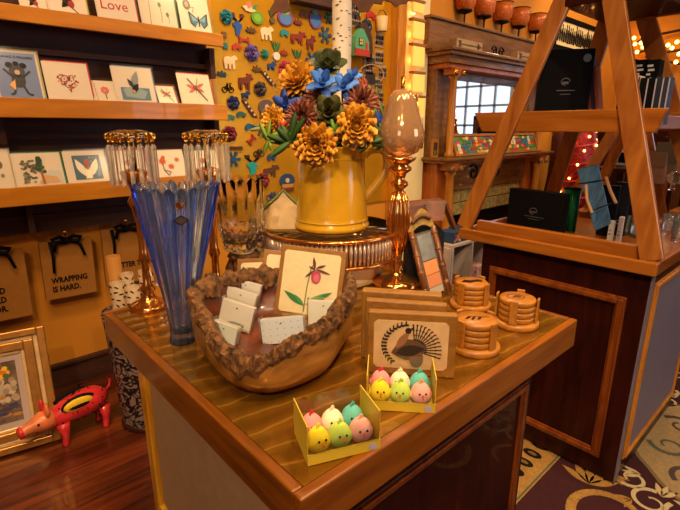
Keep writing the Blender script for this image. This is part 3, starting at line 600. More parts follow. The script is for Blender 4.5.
for m_ in [
 ('rose', 226, 17, 14, 14, '#0f7c94', 'teal rose magnet beside the top card ledge', '#0a5468'),
 ('head', 238, 26, 11, 20, '#1648a0', 'cobalt moose head magnet with brown antlers, right of teal rose', '#5a3018'),
 ('bird', 249, 9, 14, 12, '#d8b8a0', 'pale hummingbird magnet near the top of the board', '#c86870'),
 ('round', 257, 18, 12, 13, '#5c8a1c', 'lime green round leaf magnet below the hummingbird', '#78a830'),
 ('plant', 272, 17, 8, 13, '#3c4a24', 'small dark pine magnet left of the upper mitten magnet', '#5a4820'),
 ('egg', 285, 18, 15, 16, '#803888', 'purple and blue mitten magnet under the brown metal leaf', '#4c74b4'),
 ('lowbear', 304, 14, 9, 7, '#7a4a28', 'tiny brown bear magnet between the two mitten magnets', '#000000'),
 ('egg', 315, 19, 12, 20, '#7a3888', 'purple and blue mitten magnet left of the birch pole', '#3c68a8'),
 ('leaf', 298, 22, 10, 8, '#6c2814', 'rust oak leaf magnet between the mitten magnets', '#000000'),
 ('leaf', 251, 30, 12, 8, '#54341c', 'brown oak leaf magnet left of the upper white bear', '#000000'),
 ('bear', 267, 33, 13, 14, '#e0c0a0', 'cream standing bear magnet, upper of the two', '#000000'),
 ('lowbear', 284.5, 33, 9, 7, '#1c7c80', 'teal bear magnet right of the upper cream bear', '#000000'),
 ('bone', 244, 40, 11, 7, '#982818', 'red dog bone magnet below the cobalt moose head', '#000000'),
 ('lowbear', 237, 47, 10, 7, '#a83018', 'red bear magnet below the red bone', '#000000'),
 ('rose', 251.5, 53, 16, 16, '#4a3278', 'purple rose magnet in the upper part of the board', '#6c54a0'),
 ('rose', 264.5, 54, 9, 9, '#1c6c60', 'small teal succulent magnet right of the purple rose', '#2c8478'),
 ('plant', 276, 51, 10, 19, '#3a7a3c', 'beet shaped magnet with green leaves and white bulb', '#d0c8c8'),
 ('leaf', 284, 53, 9, 7, '#8a2418', 'red oak leaf magnet right of the beet', '#000000'),
 ('moose', 298.5, 38, 16, 13, '#7c2414', 'dark red moose magnet left of the birch pole', '#000000'),
 ('moose', 311, 43, 9, 15, '#6a2018', 'second dark red moose magnet, touching the birch pole side', '#000000'),
 ('plant', 297, 58, 11, 17, '#3c7044', 'orange carrot magnet with green top', '#9c4c1c'),
 ('bear', 230.5, 62, 14, 14, '#e0c0a0', 'cream standing bear magnet, lower of the two', '#000000'),
 ('leaf', 257, 69, 11, 8, '#5a3a20', 'brown oak leaf magnet above the dark silver rose', '#000000'),
 ('moose', 272, 66, 9, 9, '#1c3c80', 'small blue moose magnet right of the brown leaf', '#000000'),
 ('rose', 285, 69, 15, 15, '#981c3c', 'crimson rose magnet just above the yellow flower', '#b83850'),
 ('snow', 312, 60, 12, 12, '#1c3468', 'dark blue snowflake magnet left of the birch pole', '#284c88'),
 ('leaf', 222, 74, 12, 7, '#1c4460', 'dark teal leaf magnet at the left edge of the board', '#000000'),
 ('bar', 224, 35, 4, 6, '#6a4420', 'small brown bar magnet by the end of top ledge', '#000000'),
 ('bar', 225, 46, 4, 6, '#1c6470', 'small teal bar magnet by the end of top ledge', '#000000'),
 ('moose', 246, 82, 15, 17, '#6c2c14', 'large brown moose magnet in the middle of the board', '#000000'),
 ('bike', 228, 88, 12, 12, '#1c1410', 'black bicycle magnet left of the brown moose', '#000000'),
 ('rose', 233, 103, 14, 14, '#141c4c', 'navy rose magnet below the black bicycle', '#24346c'),
 ('rose', 260, 89, 14, 14, '#2c2028', 'charcoal rose magnet right of the brown moose', '#50444c'),
 ('ski', 269, 79, 12, 14, '#4c2414', 'ski shaped magnet, upper of the two pairs', '#c8b8a8'),
 ('ski', 250, 109, 12, 18, '#4c2414', 'ski shaped magnet left of the snow globe magnet', '#c8b8a8'),
 ('moose', 246, 95, 9, 8, '#1c3468', 'small blue moose magnet above the lower skis', '#000000'),
 ('globe', 266.5, 109, 17, 19, '#5c4c54', 'round cabin scene magnet on a wooden base, mid board', '#446c80'),
 ('lowbear', 241.5, 114.5, 10, 6, '#285c58', 'grey-green bear magnet right of the navy rose', '#000000'),
 ('lowbear', 231, 117.5, 8, 6, '#2c6c68', 'grey-green bear magnet beside the middle ledge end', '#000000'),
 ('lowbear', 250, 127, 10, 7, '#14507c', 'blue bear magnet below the lower skis', '#000000'),
 ('rose', 229.5, 134, 16, 16, '#68102c', 'maroon rose magnet above the right candlestick', '#841c38'),
 ('bone', 251.5, 140, 9, 8, '#8c2418', 'red bone magnet, tilted, below the blue bear', '#000000', .8),
 ('bar', 234, 148.5, 17, 4, '#582814', 'dark red strip magnet above the teal snowflake', '#000000'),
 ('snow', 233.5, 159.5, 14, 14, '#1c4c68', 'slate blue snowflake magnet above the crystal vase', '#284c88'),
 ('bike', 259, 152.5, 11, 9, '#2c1c10', 'dark bicycle magnet above the turquoise moose head', '#000000'),
 ('lowbear', 271.6, 157, 9, 7, '#1c3c70', 'blue bear magnet left of the green leaves', '#000000'),
 ('head', 253, 166, 13, 18, '#149098', 'turquoise moose head magnet with dark antlers', '#3c2414'),
 ('moose', 271.6, 171, 16, 12, '#54341c', 'brown elk magnet right of turquoise moose head', '#000000'),
 ('rose', 262, 180.5, 15, 15, '#6c1028', 'maroon rose magnet right of the crystal vase', '#841c38'),
 ('globe', 287, 182, 16, 17, '#243c64', 'blue snow globe magnet beside the yellow pitcher', '#a87838'),
 ('bike', 272, 196, 12, 9, '#1c3c74', 'blue bicycle magnet above the leaf shaped dish', '#000000'),
 ('snow', 325, 35, 12, 14, '#203c5c', 'slate snowflake magnet touching the birch pole', '#2c5470'),
 ('snow', 329, 18, 8, 9, '#1c6448', 'green snowflake magnet at the left of the birch pole top', '#2c5470'),
 ('rose', 366, 27, 12, 9, '#1c1c34', 'dark berry cluster magnet above the little house', '#2c3454'),
 ('lowbear', 371, 15, 10, 8, '#a81c24', 'red truck shaped magnet above the house magnet', '#000000'),
 ('bar', 370, 78, 9, 11, '#2c1c20', 'dark square magnet right of the birch pole base', '#000000'),
]: magnet(*m_)
# magnet packets in columns near the trim
for i, (u, v) in enumerate([(380, 40), (380, 57), (383, 72), (379, 84), (380, 97), (381, 110), (369, 70), (368, 88), (368, 100), (358, 76), (382, 122), (357, 20), (369, 55), (356, 10), (371, 62)]):
    p = uy(u, v, 2.64); t = thing('magnet_packet', 'packet of small dark magnets, %s' % ['just below the tin pail', 'second below the tin pail', 'right of the little house base', 'right of the mauve flowers', 'near the pear neck, upper', 'near the pear neck, lower', 'below the little house, right',
         'behind the mauve flower, upper', 'behind the mauve flower, lower', 'below the little house, left', 'lowest beside the glass pear', 'between the birch pole and house roof', 'right side of the little house', 'topmost beside the birch pole', 'lower right of the little house'][i], 'magnet packet', (p.x, 2.65, p.z), 'packets of magnets by the door trim')
    T = WALLF(p.x, 2.654, p.z); MB(T).box(-.045, -.05, 0, .045, .05, .006, pm('#a08060')).build('card_backing', t); mb = MB(T)
    for k in range(4):
        for j in range(2): mb.prism(circ(-.033+k*.022, -.02+j*.036, .010, .015, 7), .006, .012, pm(['#1c1414', '#3c2430', '#28303c', '#641c20', '#2c3c20'][(k*3+j+i) % 5]))
    mb.build('small_magnets', t)
p = uy(380, 23, 2.62); t = thing('tin_pail', 'small cream pail hanging near the top right of the magnet board', 'pail', tuple(p)); 
MB().lathe([(.036, -.06), (.045, .04), (.042, .04), (.033, -.055)], pm('#c8a880'), (p.x, 2.60, p.z), 16, cap=False).build('body', t)
MB().tube([(p.x+.045*math.cos(k*PI/8), 2.60, p.z+.04+.045*math.sin(k*PI/8)) for k in range(9)], .003, iron, 6).build('handle', t)
# little house
p = uy(361, 45, 2.6); t = thing('house_ornament', 'green and red wooden toy house hanging behind the flowers', 'ornament', tuple(p)); T = WALLF(p.x, 2.62, p.z)
MB(T).prism([(-.085, -.08), (.055, -.08), (.055, .02), (.0, .10), (-.03, .105), (-.075, .05), (-.085, .0)], 0, .05, pm('#489070')).build('house_wall', t)
MB(T).prism([(.055, -.08), (.10, -.04), (.09, .06), (.03, .15), (-.03, .13), (-.03, .105), (.0, .10), (.055, .02)], -.01, .045, pm('#3c2014')).build('roof', t)
MB(T).prism([(-.087, -.08), (.057, -.08), (.057, -.035), (-.087, -.03)], .045, .054, pm('#a83020')).build('red_base', t)
mb = MB(T); mb.box(-.05, -.01, .05, -.01, .04, .054, pm('#3c2014')).box(-.045, .017, .054, -.032, .035, .056, pm('#c8a040')).box(-.028, .017, .054, -.015, .035, .056, pm('#c8a040')).box(-.045, -.005, .054, -.032, .012, .056, pm('#c8a040')).box(-.028, -.005, .054, -.015, .012, .056, pm('#c8a040')); mb.build('window', t)
MB(T).box(.02, -.04, .05, .042, .015, .055, pm('#b84020')).build('door', t)

# ================================================================== LIT LANTERN STRAND + DIMMER
bulbg = mat('warm_shade_glow', '#ffc070', .6, emit='#ff9c38', es=.7); bulb = mat('bulb_glow', '#ffe0a0', .5, emit='#ffc468', es=7)
st = thing('lantern_strand', 'vertical strand of square glowing amber lanterns beside the mantel', 'light strand', (3.2, 2.58, 2.3))
for v0, v1 in ((21, 41), (46, 68), (74, 93), (98, 118), (2, 15)):
    a = uy(411, v0, 2.56); c = uy(421.5, v1, 2.56)
    o = MB().box(a.x, 2.53, c.z, c.x, 2.56, a.z, bulbg).build('lantern', st, bevel=.008); m = (a+c)/2
    MB().ell((m.x, 2.59, m.z-.02), .02, bulb, 10, 7).build('bulb', o)
    MB().box(a.x-.012, 2.53, a.z+.006, c.x+.01, 2.575, a.z+.022, pm('#8a5c24')).build('clip', o)
MB().tube([(3.24, 2.59, 2.35), (3.24, 2.59, 1.4)], .004, white, 6).build('cord', st)
p = uy(410, 165, 2.66); t = thing('dimmer_switch', 'cream dimmer plate on the wall left of the mantel', 'switch', tuple(p))
MB().box(p.x-.05, 2.66, p.z-.055, p.x+.05, 2.67, p.z+.055, mat('switch_plate', '#d8b88c', .4)).build('plate', t, bevel=.003)
MB(WALLF(p.x, 2.66, p.z)).lathe([(.022, 0), (.02, .018), (0, .018)], pm('#8a5c38'), (0, 0, 0), 16).build('knob', t)

# ================================================================== MANTEL
MX0, MX1 = 3.39, 5.30; mt_ = thing('fireplace_mantel', 'antique oak fireplace mantel with a mirrored overmantel', 'mantel', (4.3, 2.5, 0))
mirror = mat('mirror_glass', '#c8d4dc', .02, 1)
mb = MB()
mb.box(MX0+.02, 2.50, 0, MX0+.26, 2.66, 1.07, W_mantR).build('side_pier', mt_, bevel=.004); MB().box(MX1-.26, 2.50, 0, MX1-.02, 2.66, 1.07, W_mantR).build('side_pier', mt_, bevel=.004)
MB().box(MX0+.26, 2.52, .78, MX1-.26, 2.66, 1.07, W_mant).build('frieze', mt_)
MB().box(MX0-.06, 2.34, 1.075, MX1+.08, 2.66, 1.10, W_mant).box(MX0-.03, 2.37, 1.05, MX1+.05, 2.66, 1.075, W_mantR).build('mantel_shelf', mt_, bevel=.006)
tile = mat('speckled_tile', '#9a8450', .4, noise=.45, ns=35); grout = mat('tile_grout', '#4c3c24', .8)
mb = MB().box(MX0+.26, 2.555, .52, MX1-.26, 2.57, .78, grout)
for r_ in range(2):
    for k in range(9):
        x = MX0+.27+k*.155+(r_ % 2)*.07; mb.box(x, 2.545, .53+r_*.125, min(x+.148, MX1-.27), 2.56, .645+r_*.125, tile)
mb.build('tile_surround', mt_, bevel=.004)
MB().box(MX0+.26, 2.60, 0, MX1-.26, 2.66, .52, pm('#120a08')).build('firebox', mt_)
for x in (MX0+.12, MX1-.12):
    c = MB().lathe([(.055, 0), (.055, .05), (.042, .07), (.046, .5), (.038, .93), (.05, .95), (.05, .98)], W_trim, (x, 2.43, 0), 20); c.build('column', mt_)
    cap = MB(); cap.box(x-.07, 2.37, .985, x+.07, 2.50, 1.05, W_mantR)
    for s in (-1, 1): cap.T = frame((x+s*.065, 2.365, 1.0), (1, 0, 0), (0, 0, 1)); cap.lathe([(.03, -.01), (.03, .012), (.014, .02), (0, .02)], W_mant, (0, 0, 0), 14)
    cap.build('capital', mt_)
    MB().lathe([(.045, 1.10), (.045, 1.13), (.032, 1.15), (.034, 1.5), (.028, 1.74), (.04, 1.76), (.04, 1.78)], W_trim, (x-.02, 2.44, 0), 18).build('column', mt_)
    cap = MB(); cap.box(x-.08, 2.39, 1.78, x+.04, 2.50, 1.83, W_mantR)
    for s in (-1, 1): cap.T = frame((x-.02+s*.055, 2.385, 1.795), (1, 0, 0), (0, 0, 1)); cap.lathe([(.026, -.01), (.026, .012), (.012, .02), (0, .02)], brass, (0, 0, 0), 14)
    cap.build('capital', mt_)
mb = MB().box(MX0, 2.54, 1.10, MX0+.2, 2.66, 1.83, W_mant).box(MX1-.2, 2.54, 1.10, MX1, 2.66, 1.83, W_mant).box(MX0+.2, 2.54, 1.76, MX1-.2, 2.66, 1.83, W_mant)
mb.build('overmantel_frame', mt_, bevel=.004)
MB().box(MX0+.2, 2.56, 1.10, MX1-.2, 2.58, 1.76, mirror).build('mirror', mt_)
mb = MB()
for z0, z1, y in ((1.83, 1.87, 2.42), (1.87, 1.93, 2.40), (1.93, 1.96, 2.37), (1.96, 1.985, 2.35)): mb.box(MX0-(2.42-y), y, z0, MX1+(2.42-y), 2.66, z1, W_mant if z0 > 1.85 else W_mantR)
mb.build('cornice', mt_, bevel=.005)
MB().box(MX0-.1, 2.56, 1.985, MX1+.05, 2.66, 2.215, W_mant).box(MX0-.12, 2.54, 2.215, MX1+.07, 2.66, 2.235, W_mant).build('top_board', mt_, bevel=.004)
for x in (4.02, 4.46):
    mb = MB(); s = 1 if x < 4.2 else -1
    mb.tube([(x+s*(.012+.075*t/14)*math.cos(t*.62), 2.512, .93+(.012+.075*t/14)*math.sin(t*.62)) for t in range(15)], .011, iron, 8, flat=.6); mb.build('scroll_ornament', mt_)
# candle goblets
gob = mat('amber_mosaic_glass', '#b85c20', .35, .1, noise=.5, ns=70, bump=.3, bs=60)
def goblet(x, lab):
    t = thing('candle_goblet', lab, 'candle holder', (x, 2.6, 2.235), 'mosaic goblets on the mantel top'); c = (x, 2.6, 2.235)
    MB().lathe([(0, 0), (.04, 0), (.04, .004), (.008, .012), (.008, .085), (.04, .095), (.066, .105), (.066, .118), (0, .118)], iron, c, 18).build('stem', t)
    MB().lathe([(.06, .118), (.086, .15), (.094, .21), (.092, .27), (.088, .27), (.084, .17), (.05, .13)], gob, c, 22, cap=False).build('cup', t)
    MB().lathe([(.092, .27), (.097, .279), (.088, .281), (.086, .271)], iron, c, 22, cap=False).build('rim', t)
for u, v, lab in ((464, 26, 'amber mosaic candle goblet, leftmost on the mantel top'), (483.5, 30, 'amber mosaic candle goblet, second from left'), (501, 35, 'amber mosaic candle goblet, middle of the five'), (518, 39, 'amber mosaic candle goblet, fourth from left'), (535, 43, 'amber mosaic candle goblet partly hidden by the display post')): goblet(uy(u, v, 2.6).x, lab)
# cornice decor
def arrow_block(u0, u1, vm, lab):
    a = uy(u0, vm, 2.45).x; c = uy(u1, vm, 2.45).x; t = thing('arrow_block', lab, 'wooden block', ((a+c)/2, 2.45, 1.985))
    MB().box(a, 2.43, 1.985, c, 2.50, 2.07, mat('bleached_wood', '#a08058', .6, noise=.2, ns=30)).build('block', t, bevel=.003)
    mb = MB(WALLF(a, 2.43, 1.985)); w = c-a; line2(mb, [(w*.12, .045), (w*.88, .045)], .007, pm('#4a3018'), 0, .003)
    mb.prism([(w*.80, .075), (w*.95, .045), (w*.80, .015)], 0, .003, pm('#4a3018')).prism([(w*.05, .07), (w*.18, .07), (w*.13, .045), (w*.18, .02), (w*.05, .02), (w*.1, .045)], 0, .003, pm('#4a3018')); mb.build('arrow', t)
arrow_block(455, 481, 40, 'weathered wood block with a carved arrow, left on the cornice'); arrow_block(516, 540, 52, 'weathered arrow block half hidden behind the display post')
p = uy(499, 50, 2.45); o = MB()
for s in (-1, 1): o.tube([(p.x+s*(.06)+s*(.05-.003*t)*math.cos(t*.55+.3), 2.46, 2.03+(.052-.0028*t)*math.sin(t*.55+.3)) for t in range(15)], .009, iron, 8)
o.box(p.x-.13, 2.445, 1.985, p.x+.13, 2.475, 1.993, iron); tag(o.build('iron_scroll', org=(p.x, 2.46, 1.985)), 'black wrought iron double scroll standing on the mantel cornice', 'ornament')
# mosaic trays
def mosaic(u0, u1, vb, lab, h=.20):
    a = uy(u0, vb, 2.42).x; c = uy(u1, vb, 2.42).x; w = c-a; t = thing('mosaic_panel', lab, 'framed mosaic', ((a+c)/2, 2.44, 1.10), 'mosaic panels on the mantel shelf')
    T = Matrix.Translation((a, 2.41, 1.102)) @ Matrix.Rotation(PI/2-.35, 4, 'X'); mb = MB(T)
    for q in ((0, 0, w, .02), (0, h-.02, w, h), (0, .02, .02, h-.02), (w-.02, .02, w, h-.02)): mb.box(q[0], q[1], 0, q[2], q[3], .02, W_bamb)
    mb.build('frame', t); mb = MB(T).box(.02, .02, 0, w-.02, h-.02, .008, grout); rnd = random.Random(lab)
    nx, ny = 14, 5
    for i in range(nx):
        for j in range(ny):
            cw = (w-.04)/nx; chh = (h-.04)/ny; q = [(x+rnd.uniform(-.2, .2)*cw, y+rnd.uniform(-.2, .2)*chh) for x, y in ((.02+i*cw, .02+j*chh), (.02+(i+.92)*cw, .02+j*chh), (.02+(i+.92)*cw, .02+(j+.9)*chh), (.02+i*cw, .02+(j+.9)*chh))]
            mb.prism(q, .008, .011, pm(rnd.choice(['#c83c20', '#e0a020', '#3c7c3c', '#286c90', '#d8c8a0', '#a82828', '#d87020', '#5c8c30', '#407098'])))
    mb.build('mosaic', t)
mosaic(454, 497, 154, 'long multicolour mosaic tile panel, left on the mantel shelf'); mosaic(500, 536, 152, 'multicolour mosaic tile panel at right end of mantel shelf')
p = uy(433, 158, 2.50); t = thing('small_framed_photo', 'small wooden framed dark picture at left end of mantel shelf', 'picture frame', (p.x, 2.50, 1.10))
MB().box(p.x-.045, 2.48, 1.10, p.x+.045, 2.50, 1.255, W_bamb).build('frame', t, bevel=.003); MB().box(p.x-.025, 2.477, 1.125, p.x+.025, 2.481, 1.23, pm('#3c1c14')).box(p.x-.02, 2.4755, 1.13, p.x+.01, 2.478, 1.165, pm('#54682c')).build('picture', t)
# white cube shelf standing in front of the hearth
cs = thing('white_cube_shelf', 'white cube shelf of small trinkets left of the pyramid display', 'shelf', (3.9, 2.2, 0))
wpl = mat('white_shelf_paint', '#c8b4ac', .5); mb = MB(); X0_, X1_ = 3.02, 4.12; yF, yB = 2.02, 2.28; ZA = uy(463, 243, yF).z-.02; ZB = uy(472, 288, yF).z-.02
for z in (.0, ZB, ZA): mb.box(X0_, yF, z, X1_, yB, z+.02, wpl)
XM = uy(470.5, 270, yF).x
for x in (X0_, XM-.32, XM, XM+.32, X1_-.02): mb.box(x, yF, .02, x+.02, yB, ZB, wpl).box(x, yF, ZB+.02, x+.02, yB, ZA, wpl)
mb.box(X0_, yB, 0, X1_, yB+.01, ZA+.02, pm('#2c1410')); mb.build('cubes', cs)
for i, (x, z, w, h, col, lab) in enumerate([(XM-.22, ZB+.02, .14, .13, '#7c3018', 'small rust red trinket box in white shelf, left cube'), (XM+.03, ZB+.02, .12, .17, '#c87c94', 'pink patterned box in middle cube of white shelf'), (XM+.165, ZB+.02, .12, .16, '#d8b0a8', 'pale floral box in middle cube of white shelf'),
      (XM-.24, ZA+.02, .12, .09, '#1c4068', 'blue tin at the left on top of white shelf'), (XM-.10, ZA+.02, .12, .10, '#243c50', 'dark tin at the middle on top of white shelf')]):
    t = thing('trinket_box', lab, 'box', (x+w/2, 2.10, z), 'trinket boxes on the white shelf'); z += .001
    MB().box(x, 2.05, z, x+w, 2.20, z+h, pm(col)).build('box', t, bevel=.004); mb = MB(WALLF(x, 2.05, z)); rnd = random.Random(i)
    for k in range(14): mb.prism(circ(rnd.uniform(.02, w-.02), rnd.uniform(.015, h-.015), .012, n=6), 0, .0015+.0001*k, pm(rnd.choice(['#d8a0a8', '#e0c0a0', '#8c3048', '#c87058', '#405870'])))
    mb.build('printed_label', t)

# ================================================================== THINGS ON THE TABLE
def at(u, v, c): return Vector((0, 0, H))+ray(u, v)*c
# blue cut crystal vase
def fluted(mb, prof, nrib, amp, mats, c, scal=.0, seg=6, t=.008, tip=0):
    N = nrib*seg; zt = prof[-1][1]; inner = [(max(r-t, .004), z) for r, z in prof if z > prof[0][1]+.02]
    def ringpts(r, z, a, top):
        out = []
        for k in range(N):
            th = 2*PI*k/N; ph = (k % seg)/seg; q = r*(1+a*abs(math.sin(PI*ph))); zz = z+(scal*abs(math.sin(PI*ph)) if top else 0)
            out.append((c[0]+q*math.cos(th), c[1]+q*math.sin(th), c[2]+zz))
        return out
    rows = [ringpts(r, z, amp*min(1, .3+z/zt), i == len(prof)-1) for i, (r, z) in enumerate(prof)]
    irows = [ringpts(r, z, 0, i == len(inner)-1) for i, (r, z) in enumerate(inner)][::-1]
    rows += irows; vs = [p for r_ in rows for p in r_]; base = len(mb.v); mb.v += [mb.T @ Vector(v) for v in vs]
    for i in range(len(rows)-1):
        for k in range(N):
            k2 = (k+1) % N; mb.f.append([base+i*N+k, base+i*N+k2, base+(i+1)*N+k2, base+(i+1)*N+k]); mb.mi.append(mb.m(mats[(k//seg) % len(mats)])); mb.sm.append(i >= len(prof)-1)
    mb.f.append([base+k for k in range(N)][::-1]); mb.mi.append(mb.m(mats[0])); mb.sm.append(False)
    L = len(rows)-1; mb.f.append([base+L*N+k for k in range(N)]); mb.mi.append(mb.m(mats[0])); mb.sm.append(False)
BV = uz(183, 341, .8); bv = thing('cut_crystal_vase', 'tall flared blue cut crystal vase at the left of table', 'vase', tuple(BV))
VH = .405

c = tuple(BV); mb = MB()
fluted(mb, [(.030, .0), (.032, .006), (.029, .03), (.031, .06), (.043, .14), (.059, .23), (.076, .32), (.093, .405)], 22, .13, [cobalt if k in (8, 9, 10, 19, 20, 21) else bluecr if k in (12, 14, 16, 18, 1, 4, 6) else vcr for k in range(22)], c, .014, seg=4)
for v in mb.v:
    q = v.z-.8; v += RT*(.020*q/.405)
mb.build('body', bv)
cutm = crystal
for k in range(11):
    th = -2.36+(-.9+k*.18)+.03*(k % 3); z = .07+((k*5) % 11)*.028; r = .033+(z-.06)*.172+.004
    T = Matrix.Translation((c[0]+r*math.cos(th), c[1]+r*math.sin(th), c[2]+z)) @ Matrix.Rotation(th, 4, 'Z') @ Matrix.Rotation(PI/2, 4, 'Y') @ Matrix.Rotation(.5, 4, 'Z')
    MB(T).prism([(-.004, -.011), (.010, -.004), (.004, .011), (-.010, .004)], 0, .003, cutm).build('cut_notch', bv)
th = math.atan2(-RT.y*0-AW.y, -AW.x)+.42; r = .082
T = Matrix.Translation((c[0]+.093*math.cos(th)+RT.x*.017, c[1]+.093*math.sin(th)+RT.y*.017, c[2]+.345)) @ frame((0, 0, 0), (-math.sin(th), math.cos(th), 0), (0, 0, 1))
MB(T).prism([(0, .012), (.019, 0), (0, -.012), (-.019, 0)], .0, .002, black).prism([(0, .009), (.015, 0), (0, -.009), (-.015, 0)], .002, .0022, pm('#3c2a24')).build('diamond_sticker', bv)
T2 = T @ Matrix.Translation((0, .036, .002)); MB(T2).prism(circ(0, 0, .009), 0, .002, brass).build('round_sticker', bv)

# candlesticks with prisms
prismg = mat('prism_glass', '#f4ece4', .03, 0, .86)
def candlestick(c, h, lab, bx=.062):
    t = thing('crystal_candlestick', lab, 'candle holder', tuple(c)); c = tuple(c)
    MB().lathe([(0, 0), (bx, 0), (bx+.002, .006), (bx*.85, .013), (bx*.45, .024), (.016, .045), (.024, .06), (.013, .08), (.011, .14), (.019, .16), (.013, .18), (.012, .27), (.020, h*.585), (.030, h*.615), (.022, h*.64), (.012, h*.67), (.018, h*.70), (.040, h*.775), (.034, h*.785), (.010, h*.80), (0, h*.80)], gold, c, 32).build('stem', t)
    MB().lathe([(.010, h*.80), (.007, h*.93), (.012, h*.97), (.016, h), (0, h)], crystal, c, 24).build('candle_cup', t)
    mb = MB(); n = 16; rb = .060
    mb.lathe([(.014, h*.965), (rb, h*.955), (rb+.003, h*.965), (rb, h*.985), (.03, h), (.014, h*.995)], crystal, c, 36); mb.build('drip_tray', t)
    mb = MB()
    for k in range(n):
        a = 2*PI*k/n; x = c[0]+rb*math.cos(a); y = c[1]+rb*math.sin(a)
        for dz in (-.0, ): mb.tube([(x+.008*math.cos(a)*math.cos(q*PI/4), y+.008*math.sin(a)*math.cos(q*PI/4), c[2]+h*.965+.009*math.sin(q*PI/4)) for q in range(9)], .0022, brass, 6)
        mb.ell((x, y, c[2]+h*.94), .0045, brass, 8, 5)
    mb.build('hanging_ring', t)
    for k in range(n):
        a = 2*PI*k/n; x = c[0]+(rb+.002)*math.cos(a); y = c[1]+(rb+.002)*math.sin(a); z1 = c[2]+h*.925; z0 = z1-.118
        MB().lathe([(0, 0), (.0068, .006), (.0068, .108), (.002, .118)], prismg, (x, y, z0), 4, smooth=False).build('prism_drop', t)
candlestick(uz(150, 306, .8)-Vector((0, 0, 0)), .545, 'rose gold candlestick with prisms at the left back corner')
candlestick((.662, 1.345, .8), .545, 'rose gold candlestick with prisms standing behind the blue vase')

# crystal vase on dark root
rt_ = thing('root_stand', 'dark gnarled root stand under the clear crystal vase', 'stand', (.80, 1.40, .8)); mb = MB()
for k in range(11):
    a = k*2*PI/11; q = random.uniform(.055, .085); mb.tube([(.80+.03*math.cos(a), 1.40+.03*math.sin(a), .92), (.80+.05*math.cos(a+.3), 1.40+.05*math.sin(a+.3), .87), (.80+q*math.cos(a+.5), 1.38+q*math.sin(a+.5), .812)], [.014, .017, .011], bark, 7)
mb.lathe([(.05, .105), (.058, .115), (.05, .127), (0, .127)], bark, (.80, 1.40, .8), 14); mb.build('root', rt_)
cv = thing('crystal_vase', 'clear cut crystal vase with scalloped rim on a root stand', 'vase', (.80, 1.40, .928)); mb = MB()
fluted(mb, [(.040, 0), (.056, .01), (.066, .04), (.072, .10), (.076, .17), (.080, .245)], 14, .035, [crystal], (.80, 1.40, .928), .018, t=.007); mb.build('body', cv)
mb = MB()
for j in range(5):
    for k in range(16):
        a = 2*PI*(k+.5*(j % 2))/16; z = .02+j*.022; r = .060+.004*j+.003; mb.ell((.80+r*math.cos(a), 1.40+r*math.sin(a), .928+z), (.006, .006, .010), crystal, 6, 4)
mb.build('diamond_cuts', cv)

# leaf shaped dish leaning behind
ld = thing('leaf_dish', 'large cream leaf shaped dish with a green rim behind the cards', 'dish', (1.0, 1.44, .8))
pa = [at(*q) for q in ((245, 246, 1.70), (251, 226, 1.72), (264, 208, 1.73), (276, 198, 1.74), (283, 190, 1.745), (291, 198, 1.74), (302, 208, 1.73), (318, 222, 1.72), (322, 262, 1.67), (262, 268, 1.66), (248, 262, 1.67))]
nrm = (AW*-.95+Vector((0, 0, .3))).normalized()
lp = mat('cream_glaze', '#a88450', .4, coat=.4, noise=.08); MB().add([tuple(p) for p in pa]+[tuple(p-nrm*.015) for p in pa], [tuple(range(11))[::-1], tuple(range(11, 22))]+[(i, (i+1) % 11, 11+(i+1) % 11, 11+i) for i in range(11)], lp).build('dish', ld)
MB().tube([p+nrm*.002 for p in pa[:8]], .0065, pm('#5c6420', .35), 8).build('green_rim', ld)

# mirrored tray on cream riser
TC = (1.12, 1.29); zr = .99
ri = thing('cream_riser', 'round cream marble riser under the mirrored tray', 'riser', (TC[0], TC[1], .8)); crm = mat('cream_marble', '#e6d2a8', .3, noise=.08, ns=6)
MB().lathe([(0, .001), (.185, .001), (.19, .006), (.19, .082), (.185, .088), (0, .088)], crm, (TC[0], TC[1], .8), 48).build('riser', ri)
tr = thing('mirrored_cake_stand', 'round mirror topped tray with ribbed glass skirt under yellow pitcher', 'tray', (TC[0], TC[1], .89)); c3 = (TC[0], TC[1], .889)
mtop = mat('bronze_mirror', '#8c7448', .04, .95); ribg = mat('ribbed_glass_strip', '#caa890', .12, .55, .2)
MB().lathe([(0, .008), (.246, .008), (.246, .098), (0, .098)], mat('dark_tray_core', '#5c3c24', .3, .6), c3, 64).build('core', tr)
MB().lathe([(0, .0985), (.25, .0985), (.25, .1005), (0, .1005)], mtop, c3, 64).build('mirror_top', tr)
mb = MB(); nr = 96
for k in range(nr):
    a = 2*PI*k/nr; mb.T = Matrix.Translation((c3[0], c3[1], c3[2])) @ Matrix.Rotation(a, 4, 'Z'); mb.tube([(.248, 0, .014), (.248, 0, .092)], .0062, ribg, 6)
mb.build('ribbed_skirt', tr)
mb = MB()
for z in (.006, .097): mb.lathe([(.243, z-.005), (.258, z-.005), (.261, z), (.258, z+.006), (.248, z+.006)], gold, c3, 64, cap=False)
mb.build('gold_rims', tr)

